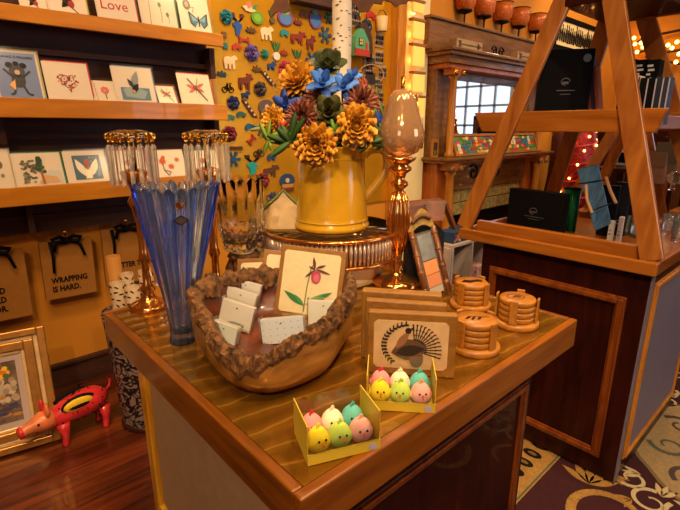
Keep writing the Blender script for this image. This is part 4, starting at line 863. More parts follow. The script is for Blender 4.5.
# yellow pitcher
yel = mat('mustard_glaze', '#bc8a1e', .15, coat=.4, noise=.08, ns=8)
PC = (TC[0]+.0, TC[1]-.0, zr); pt = thing('yellow_pitcher', 'glossy mustard yellow ceramic pitcher full of flowers', 'pitcher', PC)
MB().lathe([(0, .0), (.134, .0), (.141, .006), (.141, .018), (.134, .026), (.133, .05), (.128, .12), (.123, .2), (.121, .27), (.125, .29), (.129, .296), (.124, .299), (.118, .28), (.12, .2), (.13, .04), (0, .02)], yel, PC, 56).build('body', pt)
mb = MB()
for z, r in ((.034, .1345), (.255, .1225)): mb.lathe([(r-.003, z-.003), (r+.003, z), (r-.003, z+.003)], yel, PC, 56, cap=False)
mb.build('raised_band', pt)
hp = [(0, 0, .265), (.030, 0, .285), (.066, 0, .283), (.083, 0, .255), (.078, 0, .21), (.052, 0, .165), (.022, 0, .13), (0, 0, .105)]
cat_ = []
for i in range(len(hp)-1):
    for s in range(3):
        t = s/3; p0, p1, p2, p3 = [Vector(hp[max(0, min(len(hp)-1, i+j))]) for j in (-1, 0, 1, 2)]
        cat_.append(.5*((2*p1)+(-p0+p2)*t+(2*p0-5*p1+4*p2-p3)*t*t+(-p0+3*p1-3*p2+p3)*t**3))
MB().tube([Vector(PC)+RT*(.119+p.x)+Vector((0, 0, p.z)) for p in cat_+[Vector(hp[-1])]], .0125, yel, 12, flat=1.2).build('handle', pt)

# birch pole with rustic leaves
bp_ = at(341.5, 60, 2.02); bx, by = bp_.x, bp_.y
birch = mat('birch_bark', '#e2d0bc', .7, noise=.12, ns=8); bt = thing('birch_pole', 'white birch pole with brown metal leaves, behind the flowers', 'decorative tree', (bx, by, 0))
mb = MB(); mb.tube([(bx, by, 0), (bx+.004, by, 1.2), (bx, by, 1.5), (bx+.003, by, 1.75), (bx-.004, by, 2.6)], [.044, .042, .041, .042, .041], birch, 18); mb.build('trunk', bt)
mb = MB()
for k in range(150):
    a = random.uniform(0, 2*PI); z = random.uniform(1.3, 2.4); w_ = random.uniform(.006, .016)
    mb.T = Matrix.Translation((bx, by, z)) @ Matrix.Rotation(a, 4, 'Z') @ Matrix.Rotation(random.uniform(-.3, .3), 4, 'X'); mb.ell((.0414, 0, 0), (.0015, w_*.8, random.uniform(.0015, .003)), pm('#3c3030'), 6, 4)
mb.build('bark_marks', bt)
def jag(pts, c, th=.012):
    P3 = [at(u, v, c) for u, v in pts]; n = len(P3); m_ = MB(); off = AW*th
    return m_.add([tuple(p) for p in P3]+[tuple(p+off) for p in P3], [tuple(range(n)), tuple(range(n, 2*n))[::-1]]+[(i, n+i, n+(i+1) % n, (i+1) % n) for i in range(n)], stone)
jag([(346, -3), (351, 6), (356, 4), (360, 12), (369, 11), (374, 3), (382, 4), (384, 0), (391, 2), (396, 7), (400, 4), (407, 3), (412, -4), (400, -16), (370, -22), (350, -14)], 1.97).build('metal_leaf', bt)
jag([(337, -10), (318, -14), (300, -20), (292, -8), (288, 0), (290, 10), (285, 13), (278, 11), (272, 15), (270, 9), (274, 2), (276, -10), (285, -24), (310, -30), (337, -26)], 1.97).build('metal_leaf', bt)

# flowers -----------------------------------------------------------
BQ = at(334, 135, 1.74)
def ftrans(u, v, c, tilt=.55):
    p = at(u, v, c); n = ((p-BQ).normalized()*tilt+(Vector((0, 0, H))-p).normalized()*(1-tilt)).normalized(); xax = n.cross(Vector((0, 0, 1))).normalized()
    yx = n.cross(xax); return Matrix(((xax.x, yx.x, n.x, p.x), (xax.y, yx.y, n.y, p.y), (xax.z, yx.z, n.z, p.z), (0, 0, 0, 1))), p, n
def petal(mb, T, th, r0, L, w, lift, mt, curl=.3, n=4, cup=.35):
    # a curved petal strip with some thickness
    vs = []; d = Vector((math.cos(th), math.sin(th), 0)); s = Vector((-math.sin(th), math.cos(th), 0))
    for i in range(n+1):
        t = i/n; a = lift+curl*t; p = d*(r0+L*t*math.cos(lift+curl*t*.5))+Vector((0, 0, L*t*math.sin(lift+curl*t*.5))); q = w*math.sin(PI*(.12+.8*t))**.7
        nn = Vector((-math.sin(a)*d.x, -math.sin(a)*d.y, math.cos(a))); vs += [p-s*q+nn*q*cup, p, p+s*q+nn*q*cup, p-nn*.0015]
    fs = []
    for i in range(n):
        o = i*4; fs += [(o, o+1, o+5, o+4), (o+1, o+2, o+6, o+5), (o+2, o+3, o+7, o+6), (o+3, o, o+4, o+7)]
    old = mb.T; mb.T = T; mb.add(vs, fs, mt, True); mb.T = old
def flower(kind, u, v, c, r, col, lab, col2=None, cat='flower'):
    r *= 1.12
    T, p, n = ftrans(u, v, c); t = thing({'zinnia': 'yellow_zinnia', 'mum': 'mauve_chrysanthemum', 'rose': 'green_rose', 'tulip': 'blue_flower'}[kind], lab, cat, tuple(p), 'flowers in the pitcher')
    a = mat('petal_'+col, col, .6); b_ = mat('petal_'+(col2 or col), col2 or col, .6); mb = MB(); rnd = random.Random(lab)
    if kind == 'zinnia':
        for l, (nn, rr, lift) in enumerate(((13, 1.02, -.25), (13, .98, .0), (12, .92, .25), (11, .82, .5), (9, .68, .75), (8, .52, .98), (5, .34, 1.2))):
            for k in range(nn): petal(mb, T, 2*PI*k/nn+l*.37+rnd.uniform(-.08, .08), r*.08, r*rr*rnd.uniform(.9, 1.05), r*.25, lift, a if (k+l) % 2 else b_, .55)
    elif kind == 'mum':
        for l, (nn, rr, lift) in enumerate(((20, 1, -.3), (20, .98, 0), (18, .9, .3), (16, .8, .6), (12, .62, .9), (9, .45, 1.15))):
            for k in range(nn): petal(mb, T, 2*PI*k/nn+l*.29, r*.1, r*rr*rnd.uniform(.9, 1.05), r*.105, lift, a if (k+l) % 2 else b_, .5, 3)
    elif kind == 'rose':
        for l, (nn, rr, lift, w) in enumerate(((6, 1, .1, .42), (6, .88, .5, .38), (5, .72, .85, .32), (4, .55, 1.15, .26), (3, .4, 1.4, .18))):
            for k in range(nn): petal(mb, T, 2*PI*k/nn+l*.55, r*.04, r*rr, r*w, lift, a if l % 2 else b_, .5, 5)
    else:
        for l, (nn, rr, lift, w) in enumerate(((4, 1.25, .1, .30), (4, .95, .6, .32), (3, .6, 1.1, .2))):
            for k in range(nn): petal(mb, T, 2*PI*k/nn+l*.7+.3, r*.05, r*rr*rnd.uniform(.8, 1.15), r*w, lift, a if (k+l) % 2 else b_, -.2 if l == 0 else .4, 5)
    mb.build('petals', t)
    MB(T).ell((0, 0, r*.12), r*.16, mat('flower_heart_'+kind, {'zinnia': '#b0740c', 'mum': '#5c2c20', 'rose': '#20240c', 'tulip': '#1c2c68'}[kind], .7), 8, 5).build('flower_center', t)
    e_ = Vector((PC[0], PC[1], zr+.20)); rin = Vector((p.x-PC[0], p.y-PC[1], 0)); rin = rin.normalized()*min(rin.length, .085) if rin.length > 0 else rin
    mt2 = Vector((PC[0]+rin.x, PC[1]+rin.y, zr+.30))
    MB().tube([p-n*r*.1, p-n*r*.6+Vector((0, 0, -.01)), mt2, e_], .0035, pm('#3c4a18'), 6).build('stem', t)
k_ = 1.55/460
Y1, Y2, M1, M2 = '#b87410', '#cc8c1e', '#6c3424', '#945440'
flower('zinnia', 316, 146, 1.47, 18*k_, Y1, 'large yellow flower hanging lowest over the pitcher rim', Y2)
flower('zinnia', 356, 126, 1.50, 18*k_, Y1, 'large yellow flower at right of the bouquet', Y2)
flower('zinnia', 298, 80, 1.62, 18*k_, Y1, 'large yellow flower at the upper left of bouquet', Y2)
flower('zinnia', 274, 119, 1.60, 12*k_, '#c88412', 'small yellow flower at the far left of bouquet', '#e0a428')
flower('mum', 303, 118, 1.52, 16*k_, M1, 'mauve pompom flower left of the green rose', M2)
flower('mum', 361, 103, 1.57, 17*k_, M1, 'mauve pompom flower at the upper right, above the yellow one', M2)
flower('mum', 320, 97, 1.60, 15*k_, '#6c3828', 'mauve pompom flower directly below the blue flower', '#985c48')
flower('rose', 329, 113, 1.52, 16*k_, '#34300e', 'dark olive green rose in the middle of bouquet', '#4c4616')
flower('rose', 328, 68, 1.64, 19*k_, '#2c3012', 'dark green rose at top, before the birch pole', '#444820')
flower('tulip', 323, 84, 1.55, 14*k_, '#2854a8', 'bright blue flower at top centre, left of its twin', '#4474c4')
flower('tulip', 343, 87, 1.55, 12*k_, '#2854a8', 'bright blue flower at top centre, right of its twin', '#4474c4')
flower('tulip', 352, 78, 1.57, 9*k_, '#2c58ac', 'small blue bloom pointing up beside the birch pole', '#4c7cc8')
flower('tulip', 286, 106, 1.60, 13*k_, '#1c3484', 'deep blue flower at the left of the bouquet', '#2c4ca4')
flower('tulip', 298, 95, 1.62, 10*k_, '#182c74', 'deep blue flower under the upper left yellow flower', '#28449c')
flower('tulip', 381, 127, 1.56, 12*k_, '#1c3484', 'deep blue flower at the right edge of bouquet', '#3050a8')
def sprig(u, v, c, L, nleaf, ang, col, lab, w=.32, berry=None):
    T, p, n = ftrans(u, v, c, .4); t = thing('leaf_sprig', lab, 'foliage', tuple(p), 'foliage in the pitcher'); rnd = random.Random(lab)
    a = mat('leaf_'+col, col, .55); b_ = mat('leaf_b'+col, tuple(x*.55 for x in hx(col)[:3])+(1,), .55); mb = MB()
    for k in range(nleaf+5): petal(mb, T, ang+(k-(nleaf+3)/2)*.42+rnd.uniform(-.25, .25), .004, L*rnd.uniform(.5, 1.1), L*w*.42, .15+rnd.uniform(0, .3), a if k % 2 else b_, -.5, 6, .1)
    mb.build('leaf', t)
    if berry: MB(T).ell((berry[0], berry[1], .008), .012, mat('berry_orange', '#d05010', .3), 10, 7).build('berry', t)
    rin = Vector((p.x-PC[0], p.y-PC[1], 0)); rin = rin.normalized()*.095; MB().tube([p, p-n*.03, Vector((PC[0]+rin.x, PC[1]+rin.y, zr+.30)), (PC[0], PC[1], zr+.2)], .003, pm('#3c4a18'), 6).build('stem', t)
# in flower space local x points right->left ; angle 0 = left... measured by trial
sprig(290, 142, 1.50, .085, 5, -PI/2, '#2f5214', 'broad green leaves hanging left of the lowest yellow flower')
sprig(281, 134, 1.53, .06, 5, PI, '#a84414', 'rust orange leaves with an orange berry, lower left', berry=(-.01, -.035))
sprig(268, 140, 1.60, .06, 5, PI, '#789028', 'lime green leaves at the lower left edge of bouquet')
sprig(266, 128, 1.62, .055, 6, PI/2, '#7c7c50', 'grey-green leaves at the far left edge of bouquet')
sprig(335, 133, 1.49, .05, 5, -PI/2, '#5c8c1c', 'bright green leaves below the olive rose')
sprig(372, 120, 1.52, .05, 5, 0, '#6c9420', 'yellow-green leaves at right of the right yellow flower')
sprig(370, 143, 1.52, .06, 6, -PI/2, '#3c5c1c', 'dark fern leaves hanging over the pitcher handle')
sprig(386, 140, 1.54, .05, 5, 0, '#48701c', 'green leaves reaching towards the glass pear')
sprig(368, 88, 1.60, .055, 4, .3, '#b03c18', 'red-orange leaves at the upper right of bouquet')
sprig(377, 98, 1.63, .06, 4, 0, '#6c6c18', 'olive leaves behind the right mauve pompom')
sprig(310, 128, 1.58, .06, 5, -PI/2, '#2c4814', 'dark leaves tucked behind the left mauve pompom')
sprig(345, 108, 1.60, .07, 6, PI/2, '#2c3c14', 'dark leaves behind the olive green rose')
sprig(345, 140, 1.56, .06, 6, -PI/2, '#34501a', 'dark leaves at the pitcher rim in the middle')
for kk, (u, v, w_) in enumerate(((371, 75, 12), (283, 86, 9))):
    p = at(u, v, 1.62); t = MB().tube([p+RT*(w_*k_*math.cos(q*PI/10)*1.1)+UP*(w_*k_*math.sin(q*PI/10)*.9) for q in range(-3, 14)], .002, pm('#8c6038'), 6)
    tag(t.build('curly_twig', org=p), ['thin brown looped twig at the upper right of bouquet', 'thin brown looped twig at the upper left of bouquet'][kk], 'twig', 'twigs in the bouquet')

# gold candlestick and glass pear
PB = uz(396, 284, .8); c = tuple(PB); cs2 = thing('gold_candlestick', 'rose gold glass pedestal candlestick carrying the glass pear', 'candle holder', c)
MB().lathe([(0, 0), (.085, 0), (.088, .006), (.082, .02), (.06, .03), (.03, .038), (.018, .055), (.028, .075), (.016, .095), (.02, .12), (.03, .15), (.036, .20), (.036, .28), (.024, .33), (.014, .345), (.030, .36), (.030, .37), (.016, .38), (.024, .40), (.040, .412), (.040, .42), (.028, .43), (.05, .445), (.056, .455), (0, .455)], gold, c, 36).build('stem', cs2)
mb = MB()
for k in range(14):
    a = 2*PI*k/14; mb.T = Matrix.Translation(c) @ Matrix.Rotation(a, 4, 'Z'); mb.tube([(.022, 0, .13), (.033, 0, .17), (.038, 0, .24), (.032, 0, .30), (.02, 0, .335)], .005, gold, 6)
mb.build('flutes', cs2)
smoke = mat('smoky_mirrored_glass', '#d8a878', .06, .35, .6, ior=1.3); pr_ = thing('glass_pear', 'smoky glass pear with a gilded stem on gold candlestick', 'ornament', (c[0], c[1], c[2]+.455))
c2 = (c[0], c[1], c[2]+.4555)
MB().lathe([(0, .0), (.03, .002), (.058, .016), (.074, .045), (.078, .075), (.072, .105), (.060, .14), (.050, .17), (.042, .195), (.028, .212), (.010, .218), (0, .216)], smoke, c2, 40).build('pear_body', pr_)
MB().tube([(c2[0], c2[1], c2[2]+.208), (c2[0], c2[1], c2[2]+.23), (c2[0]+.003, c2[1], c2[2]+.255)], [.008, .006, .008], brass, 10).build('pear_stem', pr_)
MB().tube([Vector(c2)+RT*(.035*math.cos(.2)+.012)+Vector((0, 0, .20)), Vector(c2)+RT*.052+Vector((0, 0, .14))-AW*.02, Vector(c2)+RT*.076+Vector((0, 0, .07)), Vector(c2)+RT*.066+Vector((0, 0, .03))-AW*.02], .004, gold, 8).build('gilded_edge', pr_)

# ---- log bowl
pts = [(.46,1.06,.955),(.42,.94,.935),(.405,.82,.90),(.435,.735,.893),(.50,.705,.925),(.60,.71,.938),(.70,.765,.942),(.79,.83,.943),(.835,.91,.945),(.76,1.02,.945),(.62,1.10,.955)]
def closed_cr(ps, per=8):
    n = len(ps); out = []
    for i in range(n):
        p0, p1, p2, p3 = [Vector(ps[(i+j) % n]) for j in (-1, 0, 1, 2)]
        for s in range(per): t = s/per; out.append(.5*((2*p1)+(p2-p0)*t+(2*p0-5*p1+4*p2-p3)*t*t+(-p0+3*p1-3*p2+p3)*t**3))
    return out
rim = closed_cr(pts); cc = Vector((.600, .885, 0)); bo = thing('log_bowl', 'hollowed log bowl with rough bark rim holding note cards', 'bowl', (.60, .885, .8)); mb = MB(); N = len(rim)
def shell(sc, zf, jit=0): return [Vector((cc.x+(p.x-cc.x)*sc, cc.y+(p.y-cc.y)*sc, zf(p))) for p in rim]
outer = [shell(.0, lambda p: .8), shell(.5, lambda p: .801), shell(.80, lambda p: .803), shell(.93, lambda p: .815), shell(1.01, lambda p: .84), shell(1.03, lambda p: .8+(p.z-.8)*.72), shell(1.015, lambda p: .8+(p.z-.8)*.9), shell(1.0, lambda p: p.z-.004)]
inner = [shell(.93, lambda p: p.z-.004), shell(.90, lambda p: .8+(p.z-.8)*.7), shell(.84, lambda p: .86), shell(.6, lambda p: .84), shell(0, lambda p: .835)]
def skin(rows, mt):
    vs = [v for r_ in rows for v in r_]; fs = [(i*N+k, i*N+(k+1) % N, (i+1)*N+(k+1) % N, (i+1)*N+k) for i in range(len(rows)-1) for k in range(N)]; mb.add(vs, fs, mt, True)
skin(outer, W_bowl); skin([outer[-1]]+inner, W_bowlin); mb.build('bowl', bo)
from mathutils import noise as _nz
mb = MB(); fine = closed_cr(pts, 26); M2_ = len(fine); rows = []
prof_ = [(1.035, -.022), (1.05, -.012), (1.045, .0), (1.02, .010), (.985, .013), (.95, .010), (.92, .002), (.905, -.010), (.90, -.02)]
for sc_, dz in prof_:
    row = []
    for p in fine:
        d_ = Vector((p.x-cc.x, p.y-cc.y, 0)); L_ = d_.length; lump = 1+.9*_nz.noise(Vector((p.x*32, p.y*32, 4)))
        q = cc+d_.normalized()*(L_+(sc_-1)*.20*(.75+.5*abs(lump))); q.z = p.z+dz*lump*1.15
        n1 = _nz.noise(Vector((q.x*90, q.y*90, q.z*90)))*.008+_nz.noise(Vector((q.x*230, q.y*230, q.z*230)))*.005; row.append(q+Vector((d_.x/L_*n1, d_.y/L_*n1, n1*1.3)))
    rows.append(row)
vs = [v for r_ in rows for v in r_]; K_ = len(rows); mb.add(vs, [(a_*M2_+k, a_*M2_+(k+1) % M2_, ((a_+1) % K_)*M2_+(k+1) % M2_, ((a_+1) % K_)*M2_+k) for a_ in range(K_) for k in range(M2_)], bark, False)
mb.build('bark_rim', bo)

# ---- note cards in the bowl
def notecard(TL, TR, BRp, depth_t, lab, artk=None):
    pTL, pTR, pBR = TL, TR, BRp; xa = pTR-pTL; w = xa.length; dn = (pBR-pTR); h = dn.length
    T = frame(pTR-(pTR-pTL), xa, -dn) @ Matrix.Translation((0, -h, 0)); t = thing('note_card', lab, 'note card', tuple(pBR-xa*.5), 'flower note cards in the log bowl')
    MB(T).box(0, 0, -depth_t, w, h, 0, W_box).build('kraft_box', t, bevel=.002)
    b_ = .013; MB(T).prism([(x, y) for x, y in ((b_, b_+.006), (b_+.006, b_), (w-b_-.006, b_), (w-b_, b_+.006), (w-b_, h-b_-.006), (w-b_-.006, h-b_), (b_+.006, h-b_), (b_, h-b_-.006))], 0, .0015, cream).build('printed_sheet', t)
    if artk:
        m_ = MB(T); z = .0016
        line2(m_, [(w*.46, h*.1), (w*.47, h*.45), (w*.5, h*.72), (w*.56, h*.80)], .003, pm('#5a6a2c'), z, z+.001)
        for q, col in (((.46, .18, .12, .36, .05), '#2c6c34'), ((.46, .18, .30, .32, .03), '#3c8040'), ((.48, .2, .86, .42, .055), '#2c6c34'), ((.5, .24, .74, .38, .03), '#408848')):
            m_.prism(leafpoly(q[0]*w, q[1]*h, q[2]*w, q[3]*h, q[4]*w), z, z+.0012+(.0004 if q[4] < .04 else 0), pm(col))
        m_.prism(circ(w*.59, h*.60, w*.075, h*.09, 16), z+.001, z+.0026, pm('#a03848')); m_.prism(circ(w*.60, h*.585, w*.045, h*.06, 12), z+.0026, z+.003, pm('#c05868'))
        for q in ((.57, .70, .42, .58, .02), (.57, .71, .80, .66, .02), (.57, .72, .72, .78, .02), (.56, .7, .52, .88, .025), (.57, .7, .46, .74, .015)): m_.prism(leafpoly(q[0]*w, q[1]*h, q[2]*w, q[3]*h, q[4]*w), z+.001, z+.0024, pm('#5c2420'))
        m_.build('orchid_drawing', t)
    m_ = MB(T); rnd = random.Random(lab)
    for k in range(16): m_.prism(circ(rnd.uniform(.02, w-.02), rnd.uniform(.02, h-.02), .0012, n=5), .0015, .002, pm('#9c7c4c'))
    m_.build('paper_flecks', t)
notecard(at(282, 244, 1.29), at(347, 252, 1.25), at(337, 324, 1.25), .02, 'largest note card with a pink orchid drawing, frontmost', 1)
notecard(at(264, 249, 1.34), at(300, 253, 1.33), at(296, 330, 1.31), .02, 'tan bordered note card directly behind the orchid card')
notecard(at(237, 259, 1.40), at(280, 257, 1.38), at(277, 320, 1.36), .02, 'tan bordered note card at left, farthest back in bowl')
T_ = at(247, 298, 1.365)
# mini enclosure card packs
def pack(u0, v0, u1, v1, c, dep, lab, rot=0, tint='#e6dccf', dots=0):
    a = at(u0, v0, c); b_ = at(u1, v0+rot, c*.985); w = (b_-a).length; h = (at(u0, v0, c)-at(u0, v1, c)).length; xa = b_-a; upv = (Vector((0, 0, 1))+AW*.18)
    T = frame(a, xa, upv) @ Matrix.Translation((0, -h, 0)); t = thing('gift_card_pack', lab, 'card pack', tuple(a), 'small clear packs of gift cards in the bowl')
    mb = MB(T); n = 5
    for k in range(n): mb.box(.003, .003, -.004-k*(dep-.006)/n, w-.003, h-.006, -.0015-k*(dep-.006)/n-.001, white if k else pm(tint))
    mb.build('cards', t)
    m_ = MB(T); m_.box(w*.46, h*.72, -.0025, w*.5, h*.76, -.0018, ink)
    if dots:
        for i in range(6):
            for j in range(4): m_.prism(circ(.008+i*(w-.014)/5.5, .008+j*(h-.014)/3.6, .0011, n=6), -.0022, -.0016, pm('#4c5470'))
    else: m_.prism(circ(w*.55, h*.2, w*.25, h*.08, 10), -.0022, -.0016, pm('#7c9c80'))
    m_.build('print', t)
    MB(T).box(0, 0, -dep, w, h, 0, clearpl).build('clear_box', t)
pack(244, 268, 262, 293, 1.33, .022, 'clear card pack at the back, before the left note card', 3)
pack(232, 276, 262, 298, 1.28, .022, 'clear card pack stacked second from the back', 8)
pack(227, 284, 258, 310, 1.24, .022, 'clear card pack in the middle of the left stack', 10)
pack(222, 296, 256, 326, 1.19, .022, 'clear card pack just behind the front white pack', 11)
pack(211, 318, 239, 345, 1.12, .03, 'white fronted card pack leaning at the bowl front', 9, '#dfe0d4')
pack(258, 318, 303, 347, 1.13, .03, 'card pack with tiny dots at the middle of the bowl', -4, '#e4e4e4', 1)
pack(307, 298, 341, 326, 1.18, .022, 'cream card pack in front of the orchid card, right', 2, '#ece4d0')

# ---- boxed turkey cards
def cardbox(a, b_, z0, h, dep, lab, artk=None, off=0, lean=0):
    a = Vector(a); b_ = Vector(b_); xa = (b_-a); w = xa.length; nr_ = Vector((xa.y, -xa.x, 0)).normalized(); 
    if nr_.dot(AW) > 0: nr_ = -nr_
    a = a-nr_*off; b_ = b_-nr_*off; T = frame((a.x, a.y, z0), xa, Vector((0, 0, 1))-nr_*lean)
    t = thing('boxed_card_set', lab, 'card box', (float((a+b_).x)/2, float((a+b_).y)/2, z0), 'kraft boxes of note cards'); MB(T).box(0, 0, -dep, w, h, 0, W_box).build('box', t, bevel=.003)
    if artk:
        MB(T).prism([(x, y) for x, y in ((.014, .026), (.022, .018), (w-.026, .018), (w-.018, .026), (w-.018, h-.026), (w-.026, h-.018), (.022, h-.018), (.014, h-.026))], 0, .0012, mat('parchment', '#c8a070', .6, noise=.12, ns=30)).build('printed_sheet', t)
        m_ = MB(T); z = .0013; cx, cy = w*.50, h*.50; dk = pm('#2c1c12'); md = pm('#5c3c24')
        for k in range(13):
            t_ = -.25+k*.16; line2(m_, [(cx+.008, cy-.012), (cx+.008+.055*math.cos(t_), cy-.012+.062*math.sin(t_))], .0025, dk, z, z+.0006)
            for j in range(4): q = .022+j*.010; m_.prism(circ(cx+.008+q*1.1*math.cos(t_), cy-.012+q*1.2*math.sin(t_), .003, .002, 6), z, z+.0009, md if j % 2 else dk)
        m_.prism(leafpoly(cx-.045, cy-.02, cx+.035, cy+.0, .030), z, z+.0012, md); m_.prism(leafpoly(cx-.035, cy-.02, cx+.03, cy-.005, .016), z, z+.0016, dk); m_.prism(circ(cx+.012, cy-.032, .016, .022), z, z+.0014, pm('#6c4c30'))
        m_.prism(leafpoly(cx-.035, cy-.01, cx-.005, cy+.035, .010), z, z+.0018, pm('#8c5c38')); m_.prism(circ(cx-.008, cy+.036, .007), z, z+.002, dk); line2(m_, [(cx-.008, cy+.036), (cx+.005, cy+.045)], .003, dk, z, z+.002)
        for k in range(15):
            t_ = 1.75+k*.16; m_.prism(circ(cx-.002+.058*math.cos(t_), cy-.002+.052*math.sin(t_), .006, .0028, 7, t_), z, z+.0009, dk)
            m_.prism(circ(cx-.002+.064*math.cos(t_), cy-.002+.058*math.sin(t_), .002, .004, 6), z, z+.0009, dk)
        m_.build('turkey_engraving', t)
cardbox(uz(367, 373, .8), uz(454, 379, .8), .801, .153, .022, 'kraft boxed card set with an engraved wild turkey on front', 1)
cardbox(uz(363, 371, .8), uz(443, 379, .8), .801, .166, .022, 'plain kraft card box directly behind the turkey box', None, .029)
cardbox(uz(357, 370, .8), uz(438, 378, .8), .801, .176, .03, 'tallest kraft card box, farthest back of the three', None, .060)

# ---- coasters
def coaster_set(c, w1, lab1, lab2, ang=0):
    r = .050; t = thing('coaster_holder', lab1, 'coaster holder', tuple(c), 'bamboo coaster holders'); mb = MB().lathe([(0, 0), (.062, 0), (.064, .003), (.064, .013), (.061, .016), (0, .016)], W_bamb, c, 40); mb.build('base', t)
    for k in range(4):
        a = ang+k*PI/2; T = Matrix.Translation(c) @ Matrix.Rotation(a, 4, 'Z'); MB(T).box(.0525, -.011, .0162, .0585, .011, .088, W_bamb).build('post', t, bevel=.002)
    for i in range(4):
        z = .017+i*.0165; o = thing('coaster', lab2[i], 'coaster', (c[0], c[1], c[2]+z), 'round bamboo coasters')
        MB().lathe([(0, 0), (r-.002, 0), (r, .003), (r, .012), (r-.002, .0155), (0, .0155)], W_bamb, (c[0], c[1], c[2]+z), 36).build('disc', o)
        if i == 3:
            T = Matrix.Translation((c[0], c[1], c[2]+z+.0155)) @ frame((0, 0, 0), RT, AW); m_ = MB(T); dk = pm('#4c2810')
            if w1 == 'A': m_.prism([(-.035, -.005), (-.02, .016), (.0, .010), (.02, .02), (.036, .01), (.03, -.004), (.01, -.002), (-.01, -.014)], 0, .0006, pm('#1c0c08'))
            elif w1 == 'B':
                line2(m_, [(-.005+.024*math.cos(q*.4), .004+.022*math.sin(q*.4)) for q in range(17)], .0025, dk, 0, .0006); m_.prism([(-.018, -.006), (-.004, .016), (.012, .014), (.008, -.004), (-.006, -.002)], 0, .0006, dk)
            else:
                for q in ((-.03, -.005, -.01, .014), (-.016, -.012, .0, .012), (.0, -.01, .016, .012)): m_.prism(leafpoly(*q, .004), 0, .0006, pm('#1c0c08'))
                line2(m_, [(-.02, .012), (.036, .008)], .003, dk, 0, .0006)
            m_.build('engraving', o)
names = ['lowest', 'second lowest', 'third', 'top']
for key, px, an in (('A', (470, 306), .2), ('B', (515, 324), .55), ('C', (474, 348), .1)):
    pos = {'A': 'rear left stack, beside the carved frame', 'B': 'right hand stack', 'C': 'front stack beside the turkey box'}[key]
    coaster_set(uz(px[0], px[1], .8)+Vector((0, 0, .001)), key, 'bamboo coaster holder of the '+pos, [('%s coaster of the %s' % (n_, pos)) if i < 3 else 'engraved top coaster of the '+pos for i, n_ in enumerate(names)], math.atan2(-AW.y, -AW.x)+an+.5)

# ---- chick boxes
yb = mat('yellow_card', '#ccac2c', .5)
def chick(p, T0, col, lab, comb, s=1):
    t = thing('felt_chick', lab, 'toy chick', tuple(p), 'felt chicks in the clear boxes'); c = mat('felt_'+col, col, .9, noise=.08, ns=120); T = T0 @ Matrix.Translation((0, 0, 0)); r = .0215*s
    T = Matrix.Translation(p) @ T0.to_3x3().to_4x4()
    MB(T).lathe([(0, .003), (r*.45, .004), (r*.8, .010), (r, .020), (r*.97, .027), (r*.8, .037), (r*.55, .044), (r*.25, .048), (0, .049)], c, (0, 0, 0), 20).build('body', t)
    for sx in (-1, 1): MB(T).ell((sx*.0065, -r*.86, .034), .0021, ink, 8, 6).build('eye', t)
    MB(T).tube([(0, -r*.85, .029), (0, -r*1.18, .0265)], [.0032, .0006], pm('#d8601c'), 8).build('beak', t)
    m_ = MB(T)
    for k in range(3): m_.ell(((k-1)*.003, (k-1)*.002, .050+(.003 if k == 1 else 0)), (.0022, .0018, .006), mat('comb_'+comb, comb, .8), 6, 5)
    m_.build('head_tuft', t); m_ = MB(T)
    for sx in (-1, 1):
        m_.tube([(sx*.005, -.003, .005), (sx*.006, -.006, .0005)], .001, pm('#8c4420'), 5)
        for q in (-1, 0, 1): m_.tube([(sx*.006, -.006, .001), (sx*.006+q*.003, -.012, .001)], .0008, pm('#8c4420'), 5)
    m_.build('feet', t); m_ = MB(T)
    for sx in (-1, 1): m_.ell((sx*r*.93, .002, .022), (.003, .009, .007), c, 8, 6)
    m_.build('wing', t)
def chickbox(FL, FR, dep, h, which):
    xa = (FR-FL); w = xa.length; xa.normalize(); yv = Vector((-xa.y, xa.x, 0)); T = Matrix(((xa.x, yv.x, 0, FL.x), (xa.y, yv.y, 0, FL.y), (0, 0, 1, .8012), (0, 0, 0, 1)))
    t = thing('chick_box', 'yellow box of six felt chicks '+which, 'box', tuple((FL+FR)/2+yv*dep/2))
    tt = .0018; hb = h*1.0
    MB(T).box(0, 0, 0, w, dep, tt, yb).build('floor_card', t); MB(T).box(0, 0, tt, w, tt, .020, yb).build('front_lip', t)
    MB(T).box(0, tt, tt, tt, dep, hb, yb).build('side_card', t); MB(T).box(w-tt, tt, tt, w, dep, hb, yb).build('side_card', t)
    m_ = MB(T); m_.box(.002, -.0006, .020, w-.002, -.0001, hb, clearpl).box(.002, dep, .001, w-.002, dep+.0005, hb, clearpl); m_.build('clear_sleeve', t)
    m_ = MB(T); m_.T = T @ frame((w-.014, -.0004, .009), (1, 0, 0), (0, 0, 1)); m_.prism(circ(0, 0, .007), 0, .0006, pm('#b0a0c0')); m_.build('round_sticker', t)
    fr = [('#ecd028', 'yellow', '#e8d040'), ('#bcd458', 'lime green', '#b8d050'), ('#eca89c', 'coral pink', '#e8a070')]
    bk_ = [('#e08c8c', 'rose pink', '#c81c3c'), ('#f0dcb8', 'cream', '#e8d8b8'), ('#60b0a4', 'teal', '#48a898')]
    for row, (lst, y, rn) in enumerate(((fr, .027, 'front row'), (bk_, .068, 'back row'))):
        for i, (col, nm, cb) in enumerate(lst):
            x = w*(.20+.30*i); p = T @ Vector((x, y, .0022+(.010 if row else 0)*0)); chick(p, T @ Matrix.Rotation(random.uniform(-.15, .15), 4, 'Z'), col, '%s felt chick in the %s of the box %s' % (nm, rn, which), cb, 1.02)
chickbox(uz(308, 467, .8), uz(380, 449, .8), .092, .075, 'nearest the table corner')
chickbox(uz(366, 410, .8), uz(435, 414, .8), .092, .075, 'before the turkey box')

